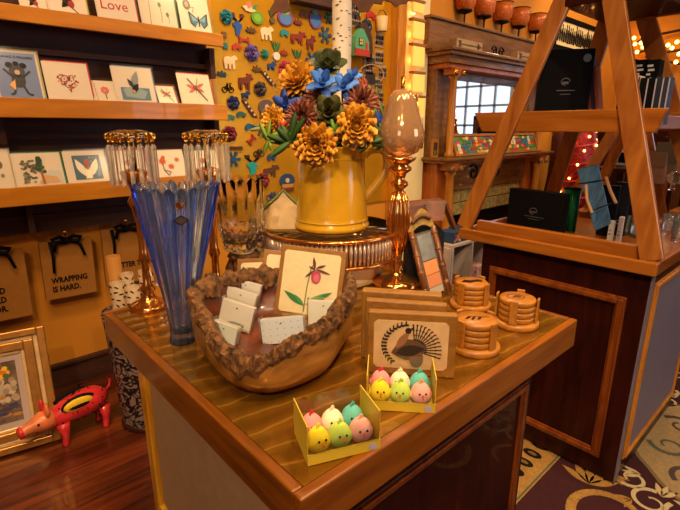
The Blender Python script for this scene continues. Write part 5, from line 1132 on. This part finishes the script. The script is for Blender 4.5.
# ---- carved frame and birdhouse behind
EB = uz(431, 300, .8); fr_ = thing('carved_easel_frame', 'dark carved bamboo style easel frame with arched top and small photo', 'picture frame', tuple(EB))
def P3(u, v, c): return at(u, v, c)
dkw = wood('dark_bamboo_frame', '#4c2410', '#7c4820', .35, 'z', 8, 6); 
L0, L1 = P3(428, 302, 1.56), P3(411, 232, 1.60); R0_, R1_ = P3(449, 292, 1.56), P3(433, 226, 1.60)
for a_, b2 in ((L0, L1), (R0_, R1_)):
    mb = MB().tube([a_, b2], .010, dkw, 10)
    for q in (.15, .4, .65, .9): mb.ell(a_.lerp(b2, q), .0125, dkw, 10, 6)
    mb.build('side_post', fr_)
off = AW*.012; q0, q1, q2, q3 = L0.lerp(L1, .06), R0_.lerp(R1_, .06), R0_.lerp(R1_, .95), L0.lerp(L1, .95)
MB().hexa([q0, q1, q2, q3], [x+off for x in (q0, q1, q2, q3)], pm('#3c2c28')).build('backing', fr_)
def sub(t0, t1, mt, nm): 
    a0, a1, b0, b1 = q0.lerp(q3, t0), q1.lerp(q2, t0), q1.lerp(q2, t1), q0.lerp(q3, t1); f2 = -AW*.003; s0, s1, s2, s3 = a0.lerp(a1, .2), a0.lerp(a1, .8), b1.lerp(b0, .8), b1.lerp(b0, .2)
    MB().hexa([x+f2 for x in (s0, s1, s2, s3)], [s0, s1, s2, s3], mt).build(nm, fr_)
sub(.55, .97, mat('grey_photo', '#4c4c50', .3, noise=.4, ns=40), 'photo'); sub(.32, .53, pm('#b86c30'), 'amber_card'); sub(.12, .31, pm('#a86030'), 'amber_card'); sub(.0, .11, pm('#8c7c6c'), 'grey_card')
mb = MB(); arch = [P3(408+27*t, 232-6*t-20*math.sin(PI*t), 1.595) for t in [i/12 for i in range(13)]]
inn = [P3(411+21*t, 234-6*t-6*math.sin(PI*t), 1.595) for t in [i/12 for i in range(13)]]
n = 13; V = [*arch, *inn]; V2 = [x+off*1.5 for x in V]; mb.add(V+V2, [(i, i+1, n+i+1, n+i) for i in range(12)]+[(2*n+i, 3*n+i, 3*n+i+1, 2*n+i+1) for i in range(12)]+[(i, 2*n+i, 2*n+i+1, i+1) for i in range(12)]+[(n+i, n+i+1, 3*n+i+1, 3*n+i) for i in range(12)], mat('carved_gilt_arch', '#8c6c34', .4, .4, noise=.4, ns=60))
for k in range(10): mb.ell(P3(413+k*1.8, 222-4*math.sin(PI*k/9)-.5*k, 1.588), .008, mat('carved_dark', '#5c3818', .5), 7, 5)
mb.build('arched_crest', fr_)
MB().tube([P3(440, 260, 1.60), uz(446, 287, .8)+AW*.03], .005, dkw, 8).build('easel_leg', fr_)
BH = at(428, 260, 1.72); bh = thing('copper_roof_birdhouse', 'small dark birdhouse with copper shingle roof behind carved frame', 'birdhouse', (BH.x, BH.y, .8))
cop = wood('copper_shingle', '#34140a', '#743820', .55, 'y', 14, 1, coat=0)
T = frame((at(428, 240, 1.70).x, at(428, 240, 1.70).y, .8), RT, (0, 0, 1)); dk = pm('#1c1c20')
MB(T).prism([(-.075, 0), (.06, 0), (.06, .18), (.0, .23), (-.075, .18)], -.10, .0, dk).build('house_body', bh)
ztop = at(430, 205, 1.70).z-.8
mb = MB(T)
mb.hexa([(-.085, ztop-.005, .01), (-.02, ztop+.01, .01), (-.045, ztop-.055, .025), (-.060, ztop-.055, .025)], [(-.085, ztop+.003, .0), (-.02, ztop+.018, .0), (-.045, ztop-.047, .015), (-.060, ztop-.047, .015)], cop)
mb.hexa([(-.02, ztop+.01, .01), (.055, ztop+.015, .01), (.045, ztop-.045, .035), (.0, ztop-.045, .035)], [(-.02, ztop+.018, .0), (.055, ztop+.023, .0), (.045, ztop-.037, .02), (.0, ztop-.037, .02)], cop)
mb.hexa([(.055, ztop+.015, -.1), (.055, ztop+.015, .0), (.10, ztop-.09, .0), (.10, ztop-.09, -.1)], [(.066, ztop+.012, -.1), (.066, ztop+.012, .0), (.112, ztop-.095, .0), (.112, ztop-.095, -.1)], cop)
mb.hexa([(-.085, ztop-.005, -.1), (.055, ztop+.01, -.1), (.055, ztop+.01, .0), (-.085, ztop-.005, .0)], [(-.085, ztop+.003, -.1), (.055, ztop+.018, -.1), (.055, ztop+.018, .0), (-.085, ztop+.003, .0)], cop)
mb.build('shingle_roof', bh)

# ================================================================== THINGS ON THE PYRAMID DISPLAY
def blackbox(pa, pb, z0, h, dep, lab, seal=0):
    xa = pb-pa; xa.z = 0; w = xa.length; T = frame((pa.x, pa.y, z0), xa, (0, 0, 1)); t = thing('black_gift_box', lab, 'gift box', (float((pa+pb).x)/2, float((pa+pb).y)/2, z0))
    MB(T).box(0, 0, -dep, w, h, 0, blackm).build('box', t, bevel=.003); gr = pm('#4a4448', .4); m_ = MB(T)
    line2(m_, [(w*.5+.018*math.cos(q*.6), h*.58+.014*math.sin(q*.6)) for q in range(9)], .003, gr, 0, .0008); m_.box(w*.44, h*.55, 0, w*.56, h*.58, .0008, gr)
    m_.box(w*.34, h*.46, 0, w*.70, h*.472, .0008, gr); m_.box(w*.42, h*.41, 0, w*.62, h*.42, .0008, gr); m_.build('embossed_emblem', t)
    if seal: MB(T).prism(circ(w*.86, h*.88, .016), 0, .0012, pm('#54646c', .3)).build('silver_seal', t)
a = ux(540, 80, 2.02); b2 = ux(592, 80, 2.15); zt = at(568, 50, (a.length+b2.length)/2*.97).z
blackbox(a, b2, 1.361, .305, .05, 'large black box with silver seal on the middle shelf', 1)
a = ux(508, 205, 1.93); b2 = ux(563, 205, 1.90); blackbox(a, b2, .888, .205, .05, 'black box standing at the left of the lower shelf')
# leaning spines beside big black box
for i, (u, col, h_, lab) in enumerate(((596, '#6c2414', .26, 'red-brown folder leaning right of the large black box'), (600, '#30284c', .30, 'dark blue folder leaning beside the red-brown one'), (604, '#a85420', .24, 'orange folder leaning nearest the right post'))):
    p = ux(u, 100, 2.20); MBo = MB(Matrix.Translation((p.x, p.y, 1.361)) @ Matrix.Rotation(-.2, 4, 'X')).box(-.025, -.008, 0, .025, .006, h_, pm(col)); tag(MBo.build('folder', bevel=.002, org=(p.x, p.y, 1.361)), lab, 'folder', 'folders on the middle shelf')
# black sleeves (right)
for i, (u, v1, col, lab) in enumerate(((625, 78, '#2c1c1c', 'dark brown spine left of the white strip'), (632, 76, '#c8b08c', 'cream spine with black print'), (641, 78, '#0c0a0c', 'wide black case right of the cream spine'), (649, 78, '#0c0a0c', 'second black case with silver edge'), (656, 77, '#1c1c2c', 'third black case with silver edge'), (662, 77, '#242838', 'dark blue case with silver edge at right end'))):
    p = ux(u, 100, 2.0); t = thing('slim_case', lab+' on the middle shelf', 'case', (p.x, p.y, 1.361), 'slim cases on the middle shelf'); z1 = ux(u, v1, 2.0).z
    MB().box(p.x, p.y-.014, 1.361, p.x+.06, p.y+.012, z1, pm(col, .5)).build('case', t, bevel=.002)
    MB().box(p.x-.001, p.y-.0145, 1.365, p.x+.0005, p.y-.0105, z1-.004, pm('#a8a0b0' if col != '#c8b08c' else '#2c1c18', .3)).build('edge_strip', t)
for i, (u, lab) in enumerate(((626, 'black upright box with white print, left rear'), (638, 'black upright box with white print, middle rear'), (649, 'black upright box with white print, right rear'))):
    p = ux(u, 85, 2.22); z1 = ux(u, 60, 2.22).z; t = thing('printed_box', lab+' of middle shelf', 'box', (p.x, p.y, 1.361), 'black printed boxes on the middle shelf'); MB().box(p.x, p.y-.025, 1.361, p.x+.06, p.y+.025, z1, blackm).build('box', t, bevel=.002)
    m_ = MB(frame((p.x, p.y+.02, z1-.1), (0, -1, 0), (0, 0, 1))); 
    for k in range(5): m_.box(.004+.004*(k % 2), .01+k*.016, 0, .03-.006*(k % 3), .018+k*.016, .001, pm('#b8b0b8'))
    m_.build('white_print', t)
# blue plank with twig handles
q = [ux(577, 170, 2.06), ux(598, 165, 2.03), ux(611, 224, 1.90), ux(595, 231, 1.93)]; pk = thing('blue_plank_tray', 'weathered blue plank with twig handles leaning on lower shelf', 'tray', tuple(q[3]))
th = Vector((.02, .006, .004)); MB().hexa(q, [x+th for x in q], wood('weathered_blue_wood', '#284c74', '#4c7ca8', .6, 'z', 8, 5)).build('plank', pk, bevel=.002)
for (a0, a1, a2) in (((586, 185), (588, 200), (592, 213)), ((606, 177), (611, 190), (616, 203))):
    w_ = [ux(a0[0], a0[1], 1.97), ux(a1[0]-1, a1[1], 1.945), ux(a2[0], a2[1], 1.90)]
    MB().tube(w_, .006, pm('#a87c54', .7), 7).build('twig_handle', pk)
MB().tube([ux(578, 184, 2.03), ux(604, 180, 1.99)], .0025, iron, 6).build('wire', pk); MB().tube([ux(586, 213, 1.94), ux(612, 203, 1.90)], .0025, iron, 6).build('wire', pk)
for i, (u, lab) in enumerate(((566, 'green tin tube, left of the pair behind the plank'), (574, 'green tin tube, right of the pair behind the plank'))):
    p = ux(u, 210, 2.2); t = thing('green_tube', lab, 'tube', (p.x, p.y, .888), 'green tubes on the lower shelf'); MB().lathe([(0, 0), (.019, 0), (.019, .19), (0, .19)], mat('green_foil', '#0c6c3c', .25, .4), (p.x, p.y, .888), 18).build('tube', t); MB().lathe([(0, .19), (.0195, .19), (.0195, .2), (0, .203)], black, (p.x, p.y, .888), 18).build('cap', t)
gl = mat('tumbler_glass', '#ffffff', .02, 0, .95, ior=1.45)
for i, (u, v, lab) in enumerate(((624, 238, 'clear tumbler at the left of the lower shelf glasses'), (636, 241, 'clear tumbler second from left by the right post'), (648, 244, 'clear tumbler just behind the right front post'), (667, 238, 'clear tumbler visible right of the front post'), (677, 246, 'clear tumbler cut by the right edge of picture'))):
    p = uz(u, v-2, .889); p = p*1.02; p.z = .889
    if p.x < 1.86: p *= 1.86/p.x; p.z = .889
    t = thing('glass_tumbler', lab, 'glass', tuple(p), 'glass tumblers on the lower shelf')
    MB().lathe([(0, 0), (.024, 0), (.026, .004), (.029, .09), (.027, .09), (.024, .014), (0, .012)], gl, tuple(p), 22).build('glass', t)
for i, (u, v0, x, col, w_, lab) in enumerate(((606, 185, 2.2, '#14141c', .07, 'black box behind the blue plank'), (618, 182, 2.25, '#181820', .06, 'black box behind the tumblers, left'), (612, 221, 2.0, '#d0c4b0', .018, 'white tag standing among the glasses, left'), (621, 217, 2.0, '#c8b8a8', .016, 'white tag standing among the glasses, right'), (628, 188, 2.3, '#101014', .08, 'black box behind the tumblers, right'))):
    p = ux(u, 220, x); z1 = ux(u, v0, x).z; t = thing('display_card' if col[1] in 'dc' else 'small_black_box', lab, 'card' if col[1] in 'dc' else 'box', (p.x, p.y, .889)); MB().box(p.x, p.y-w_/2, .889, p.x+.02, p.y+w_/2, max(z1, .96), pm(col)).build('body', t, bevel=.002)
    m_ = MB(frame((p.x, p.y+w_/2, .889), (0, -1, 0), (0, 0, 1))); m_.box(w_*.2, .05, 0, w_*.8, .056, .0008, pm('#807880')).box(w_*.3, .065, 0, w_*.7, .07, .0008, pm('#807880')); m_.build('print', t)

# ================================================================== WALL SIGN, BACKGROUND
a = uy(554, 10, 2.66); b2 = uy(597, 31, 2.66); cq = uy(553, 49, 2.66); zt = (a.z+b2.z)/2; zb = cq.z; w = b2.x-a.x; t = thing('framed_silhouette_print', 'black framed print of a row of dark figures on the amber wall', 'framed print', (a.x+w/2, 2.66, zb)); T = WALLF(a.x, 2.66, zb); h = zt-zb
black = mat('matte_black_frame', '#060505', 1)
MB(T).box(0, 0, 0, w, .05, .03, black).box(0, h-.05, 0, w, h, .03, black).box(0, .05, 0, .09, h-.05, .03, black).box(w-.09, .05, 0, w, h-.05, .03, black).build('frame', t)
MB(T).box(.06, .03, 0, w-.06, h-.03, .012, cream).build('mat_board', t); m_ = MB(T); rnd = random.Random(5); n = 19
for k in range(n):
    x = .14+k*(w-.28)/(n-1); hh = h*(.34+.12*rnd.random())+(h*.12 if k in (9, 15) else 0); w_ = (w-.28)/n*.42
    m_.prism([(x-w_, h*.27+rnd.uniform(-.02, .02)), (x+w_*.8, h*.25), (x+w_*1.1, h*.27+hh*.6), (x+w_*.3, h*.27+hh), (x-w_*.9, h*.27+hh*.8)], .012, .016+.0001*k, ink)
    m_.prism(circ(x, h*.29+hh, w_*.6, .02, 8), .012, .015, ink)
m_.build('figures', t)
# lit red tree
rt0 = ux(583, 130, 4.7); t = thing('lit_red_tree', 'red cone shaped tinsel tree wrapped in warm lights', 'lit tree', (rt0.x, rt0.y, 0)); rdt = mat('red_tinsel', '#9c1c14', .4, .2, noise=.6, ns=40, bump=.6)
MB().lathe([(.30, .35), (.05, 1.62), (0, 1.66)], rdt, (rt0.x, rt0.y, 0), 24).build('cone', t); MB().lathe([(.16, 0), (.16, .03), (.02, .05), (.02, .4), (0, .4)], iron, (rt0.x, rt0.y, 0), 16).build('base', t)
bulbm = mat('fairy_bulb', '#ffd080', .5, emit='#ffb858', es=9)
for k in range(70):
    z = .5+k*.0158; r = .30-.25*(z-.35)/1.27+.008; a_ = k*2.39; MB().ell((rt0.x+r*math.cos(a_), rt0.y+r*math.sin(a_), z), .012, bulbm, 7, 5).build('light_bulb', t)
MB().tube([(rt0.x+(.31-.25*(z-.35)/1.27)*math.cos(z*40), rt0.y+(.31-.25*(z-.35)/1.27)*math.sin(z*40), z) for z in [.4+i*.012 for i in range(100)]], .006, pm('#d84030', .3), 5).build('garland', t)
MB().ell((rt0.x, rt0.y, 1.68), .03, pm('#c8c8c8', .3)).build('topper', t)
# second red garland rack
p = ux(563, 150, 5.6)
t = thing('red_dress_form', 'dark red draped stand left of the lit red tree', 'display', (p.x, p.y, 0)); MB().lathe([(.12, 0), (.15, .6), (.11, 1.0), (.13, 1.25), (.05, 1.33), (0, 1.34)], mat('burgundy_cloth', '#4c1014', .8, noise=.4), (p.x, p.y, 0), 18, rf=lambda a, z: 1+.06*math.sin(7*a)).build('drape', t); MB().ell((p.x, p.y, 1.38), .05, iron).build('finial', t)
# back cabinet with panelled doors
t = thing('panelled_cabinet', 'tall reddish wooden cabinet with panelled doors at the back', 'cabinet', (6.2, 1.9, 0)); MB().box(6.0, 1.30, 0, 6.5, 2.62, 1.52, W_mah).build('carcass', t, bevel=.01)
for y0 in (1.34, 1.77, 2.20): 
    d = MB().box(5.975, y0, .1, 6.0, y0+.40, 1.46, W_mahm).box(5.965, y0+.06, .2, 5.975, y0+.34, 1.36, W_mah).build('door', t, bevel=.004); MB().ell((5.95, y0+.03, .8), .014, brass).build('knob', d)
# counter behind pyramid on the right
t = thing('back_counter', 'wooden counter of stepped shelves behind the pyramid display', 'counter', (3.5, .1, 0)); MB().box(3.3, -.6, .019, 3.9, .68, .84, W_mah).build('carcass', t); MB().box(3.25, -.65, .84, 3.95, .70, .88, W_rail).box(3.45, -.6, .88, 3.95, .66, .98, W_rail).box(3.43, -.6, .98, 3.95, .68, 1.0, W_post).build('counter_top', t, bevel=.004)
t = thing('far_table', 'dark table seen between the posts behind the pyramid display', 'table', (4.3, 1.0, 0)); MB().box(4.0, .75, 1.02, 4.6, 1.42, 1.05, W_mah).build('tabletop', t, bevel=.004)
for x in (4.04, 4.56):
    for y in (.79, 1.38): MB().box(x-.025, y-.025, .019, x+.025, y+.025, 1.02, W_mah).build('leg', t)
p = Vector((4.35, .99*4.35*.325, 1.05)); p = ux(623, 175, 4.3); t = thing('white_figurine_clock', 'small white and black ornament on the far table', 'ornament', (p.x, p.y, 1.05)); MB().lathe([(.07, .0), (.075, .02), (.06, .05), (.07, .14), (.05, .23), (0, .26)], pm('#b0a098', .4), (p.x, p.y, 1.051), 18).build('body', t); MB().box(p.x-.075, p.y-.03, 1.08, p.x-.055, p.y+.03, 1.16, black).build('dark_face', t)
for i, (u, x, z0, h_, w_, col, lab) in enumerate(((655, 3.5, 1.0, .20, .07, '#6c4430', 'brown leather pouch leaning on the back counter'), (664, 3.55, 1.0, .26, .08, '#54402c', 'tan folded bag on the back counter'), (676, 3.6, 1.0, .30, .07, '#8c7058', 'cream folded bag at the right on the back counter'), (645, 3.6, 1.0, .14, .06, '#2c2420', 'dark bag low on the back counter'))):
    p = ux(u, 170, x); t = thing('leather_bag', lab, 'bag', (p.x, p.y, z0), 'bags on the back counter'); T = Matrix.Translation((p.x, p.y, z0+.002))
    m_ = MB(T); m_.hexa([(-.03, -w_, 0), (.03, -w_, 0), (.03, w_, 0), (-.03, w_, 0)], [(-.012, -w_*.75, h_), (.012, -w_*.75, h_), (.012, w_*.75, h_), (-.012, w_*.75, h_)], mat('leather_'+col, col, .6, noise=.2)); m_.build('body', t, bevel=.008)
    MB(T).hexa([(-.026, -w_*.8, h_*.55), (-.024, -w_*.8, h_*.55), (-.024, w_*.8, h_*.55), (-.026, w_*.8, h_*.55)], [(-.015, -w_*.75, h_), (-.01, -w_*.75, h_), (-.01, w_*.75, h_), (-.015, w_*.75, h_)], mat('flap_'+col, tuple(x_*.7 for x_ in hx(col)[:3])+(1,), .6)).build('flap', t)
p = ux(674, 178, 3.4); t = thing('crystal_ball_ornament', 'small clear crystal ornament at right on the back counter', 'ornament', (p.x, p.y, .981)); MB().lathe([(.03, 0), (.012, .02), (.015, .04), (0, .045)], crystal, (p.x, p.y, .981), 12).ell((p.x, p.y, 1.06), .04, crystal, 12, 8).build('crystal', t)
# fairy lights and dark branch on the back wall
t = thing('fairy_light_branch', 'dark branch strung with warm fairy lights high on back wall', 'string lights', (7.85, 2.0, 2.6)); X9 = 7.9
brs = [[(600, 66), (612, 57), (622, 50), (634, 44), (650, 36), (666, 33), (690, 28)], [(598, 74), (612, 62), (626, 55), (640, 52), (655, 48), (668, 52), (690, 48)], [(640, 76), (655, 66), (670, 62), (690, 66)]]
for b_ in brs: MB().tube([ux(u, v, X9) for u, v in b_], .018, mat('dark_branch', '#2c1408', .8), 6).build('branch', t)
for u, v in ((634, 38), (642, 36), (628, 44), (635, 44), (641, 43), (646, 40), (652, 30), (650, 35), (643, 47), (631, 50), (637, 52), (628, 56), (648, 46), (651, 41), (616, 52), (610, 60), (677, 42), (672, 48), (679, 54), (676, 62), (668, 45), (620, 58)):
    p = ux(u, v, X9-.05); MB().ell(p, .026, bulbm, 8, 6).build('light_bulb', t)
p = ux(652, 50, 7.8); m_ = MB()
for k in range(7): a_ = k*2*PI/7; m_.prism; m_.tube([p, p+Vector((0, .10*math.cos(a_), .12*math.sin(a_)))], [.03, .012], iron, 6)
m_.tube([p, p+Vector((0, 0, -.25))], .025, iron, 6); tag(m_.build('dark_star_flower', org=p), 'black star shaped flower ornament before the fairy lights', 'ornament')

# ================================================================== RUG
rg = thing('area_rug', 'maroon floral rug with cream medallions under the displays', 'rug', (3.5, -.6, 0)); burg = mat('burgundy_pile', '#34060b', .95, noise=.2, ns=60, bump=.3, bs=300); tan = mat('tan_pile', '#966c30', .95, noise=.2, ns=70); sand = mat('sand_pile', '#94784f', .95, noise=.15, ns=60); grn = pm('#4a5040', .95)
RX0, RX1, RY0, RY1 = 1.29, 5.6, -2.2, .86
MB().box(RX0, RY0, 0, RX1, RY1, .010, burg).build('pile', rg)
m_ = MB(); z = .010
def flat(poly, mt, lv=0): m_.prism(poly, z, z+.0012+.0008*lv, mt)
flat([(RX0, .60), (RX1, .60), (RX1, .80), (RX0, .80)], tan); flat([(RX0, .765), (RX1, .765), (RX1, .78), (RX0, .78)], pm('#1c1410', .95), 1); flat([(RX0, .605), (RX1, .605), (RX1, .612), (RX0, .612)], grn, 1)
for k in range(34): flat(circ(RX0+.06+k*.075, .69, .024, .04, 14), pm('#1c1410', .95), 1); flat(circ(RX0+.06+k*.075, .69, .010, .02, 10), pm('#6c4c28', .95), 2)
def scroll(cx, cy, r, a0, turns, w, mt, lv=0, rev=1):
    pts_ = [(cx+r*(1-.72*i/26)*math.cos(a0+rev*turns*2*PI*i/26), cy+r*(1-.72*i/26)*math.sin(a0+rev*turns*2*PI*i/26)) for i in range(27)]
    for i in range(26): line2(m_, pts_[i:i+2], w*(1-.6*i/26), mt, z, z+.0012+.0008*lv)
def leafs(cx, cy, a0, n, L, mt, lv=0):
    for k in range(n): a_ = a0+(k-(n-1)/2)*.5; flat(leafpoly(cx, cy, cx+L*math.cos(a_), cy+L*math.sin(a_), L*.16), mt, lv)
for (cx, cy) in ((2.32, .0), (3.6, .0), (2.32, -1.3), (3.6, -1.3), (4.9, .0)):
    n = 40; flat(circ(cx, cy, .47, .47, n, rf=lambda k: 1+.03*abs(math.sin(k*PI/5))), pm('#6c5838', .95), 0); flat(circ(cx, cy, .455, .455, n, rf=lambda k: 1+.03*abs(math.sin(k*PI/5))), sand, 1)
    rnd = random.Random(cx*10+cy)
    for k in range(10):
        a_ = k*2*PI/10; scroll(cx+.33*math.cos(a_), cy+.33*math.sin(a_), .075, a_, 1.1, .022, grn if k % 2 else pm('#3c2c28', .95), 2, 1 if k % 2 else -1)
        leafs(cx+.20*math.cos(a_), cy+.20*math.sin(a_), a_+.3, 3, .10, [pm('#54403c', .95), pm('#7c3c34', .95), pm('#5c6450', .95)][k % 3], 3)
    for k in range(90):
        a_ = rnd.uniform(0, 2*PI); q = rnd.uniform(.02, .3); flat(circ(cx+q*math.cos(a_), cy+q*math.sin(a_), .009, n=6), rnd.choice([pm('#3c2820', .95), pm('#6c3030', .95), pm('#c8b088', .95), grn]), 4)
    for k in range(8): flat(circ(cx+.09*math.cos(k*PI/4), cy+.09*math.sin(k*PI/4), .045, n=12), pm('#8c3c34', .95), 5)
    flat(circ(cx, cy, .06), sand, 6)
scroll(1.62, .33, .15, 2.2, .8, .035, tan, 0, -1); leafs(1.72, .46, .3, 5, .12, tan, 1); scroll(1.45, .1, .13, .5, .9, .03, tan, 0)
for (x, y, a_, s_) in ((1.80, .27, 0, .07), (1.88, .36, 2, .06), (1.80, .15, 1, .08), (2.62, .42, .5, .07), (2.8, .34, 2, .08), (2.95, .2, 1, .08), (2.95, .45, 4, .06), (1.75, -.1, 0, .1), (1.9, -.4, 2, .1), (1.55, -.3, 3, .1), (2.95, -.1, 3, .1), (2.2, -.65, 1, .1), (3.0, -.6, 2, .12), (4.2, .3, 2, .1), (4.25, -.2, 1, .1)):
    scroll(x, y, s_, a_, 1.1, .018, pm('#b8a078', .95), 0, 1); leafs(x+s_*.8, y-.02, a_, 3, s_*1.1, pm('#b89c70', .95), 1); leafs(x-s_*.6, y+.05, a_+2.5, 3, s_*.9, tan, 1)
m_.build('woven_pattern', rg)

# ================================================================== LIGHT
w = bpy.data.worlds.new('world'); SC.world = w; w.use_nodes = True; bg = w.node_tree.nodes['Background']; bg.inputs[0].default_value = hx('#cfe0ff'); bg.inputs[1].default_value = 3
def area(name, loc, target, size, power, col, sy=None, spread=PI):
    l = bpy.data.lights.new(name, 'AREA'); l.energy = power; l.color = col; l.size = size; l.spread = spread
    if sy: l.shape = 'RECTANGLE'; l.size_y = sy
    o = bpy.data.objects.new(name, l); COL.objects.link(o); o.location = loc; o.rotation_euler = (Vector(target)-Vector(loc)).to_track_quat('-Z', 'Y').to_euler(); return o
def spot(name, loc, target, power, col, angle=70, r=.04, blend=.6):
    l = bpy.data.lights.new(name, 'SPOT'); l.energy = power; l.color = col; l.spot_size = R(angle); l.spot_blend = blend; l.shadow_soft_size = r
    o = bpy.data.objects.new(name, l); COL.objects.link(o); o.location = loc; o.rotation_euler = (Vector(target)-Vector(loc)).to_track_quat('-Z', 'Y').to_euler(); return o
warm = (1, .66, .30); warm2 = (1, .74, .42)
for i, (x, y, e_) in enumerate(((.5, .4, 8), (1.8, -.6, 8), (3.2, .6, 9), (3.0, 1.6, 8), (5.0, .8, 26), (6.5, 1.5, 30), (-.6, 1.2, 6), (-.8, -.8, 4))): area('ceiling_lamp', (x, y, 3.36), (x, y, 0), .35, e_, warm2)
spot('track_or_fill_spot', (.3, 1.2, 3.3), (.9, 2.6, 1.4), 90, warm); spot('track_or_fill_spot', (-.3, 1.0, 3.3), (.2, 2.6, 1.3), 90, warm); spot('track_or_fill_spot', (1.8, 1.2, 3.3), (2.1, 2.66, 1.7), 200, (1, .76, .36))
spot('track_or_fill_spot', (.5, -.2, 3.3), (.75, .8, .9), 150, warm2, 50); spot('track_or_fill_spot', (-.1, .9, 3.3), (.6, 1.0, .9), 70, warm2, 50); spot('track_or_fill_spot', (1.5, .2, 3.3), (1.1, .7, .85), 70, warm, 45); spot('track_or_fill_spot', (1.9, 1.7, 3.3), (1.1, 1.1, 1.0), 110, warm2, 55); spot('track_or_fill_spot', (3.6, 1.0, 3.3), (4.2, 2.5, 1.8), 90, warm, 80)  # includes fill spots added to brighten the bowl, pitcher and chicks
spot('track_or_fill_spot', (.9, -.2, 3.3), (1.85, .75, 1.3), 120, warm2, 60); spot('track_or_fill_spot', (5.4, 1.2, 3.3), (6.4, 2.6, 2.2), 120, warm, 90)
spot('track_or_fill_spot', (-1.1, -.9, 3.1), (.8, .8, .95), 260, warm2, 50); spot('track_or_fill_spot', (-1.2, 0, 3.2), (.5, 2.6, 1.3), 120, warm, 60); spot('track_or_fill_spot', (-.9, -1.2, 3.2), (2.0, .8, 1.3), 130, warm2, 45)  # unseen frontal fill, added behind the camera to light upright faces
area('window_daylight', (W3[0]*0+XW0-.3, (W3[0]+W3[1])/2, 1.7), (0, 0, 1.2), 1.0, 8, (.78, .86, 1), 1.0)
area('window_daylight', (3.6, YW0-.3, 1.7), (3.0, 0, 1), 1.9, 30, (.78, .86, 1), 1.4)
SC.cycles.max_bounces = 24; SC.cycles.transmission_bounces = 24; SC.cycles.transparent_max_bounces = 24
SC.view_settings.view_transform = 'Standard'; SC.view_settings.look = 'None'; SC.view_settings.gamma = 1; SC.view_settings.use_curve_mapping = False; SC.view_settings.exposure = .0
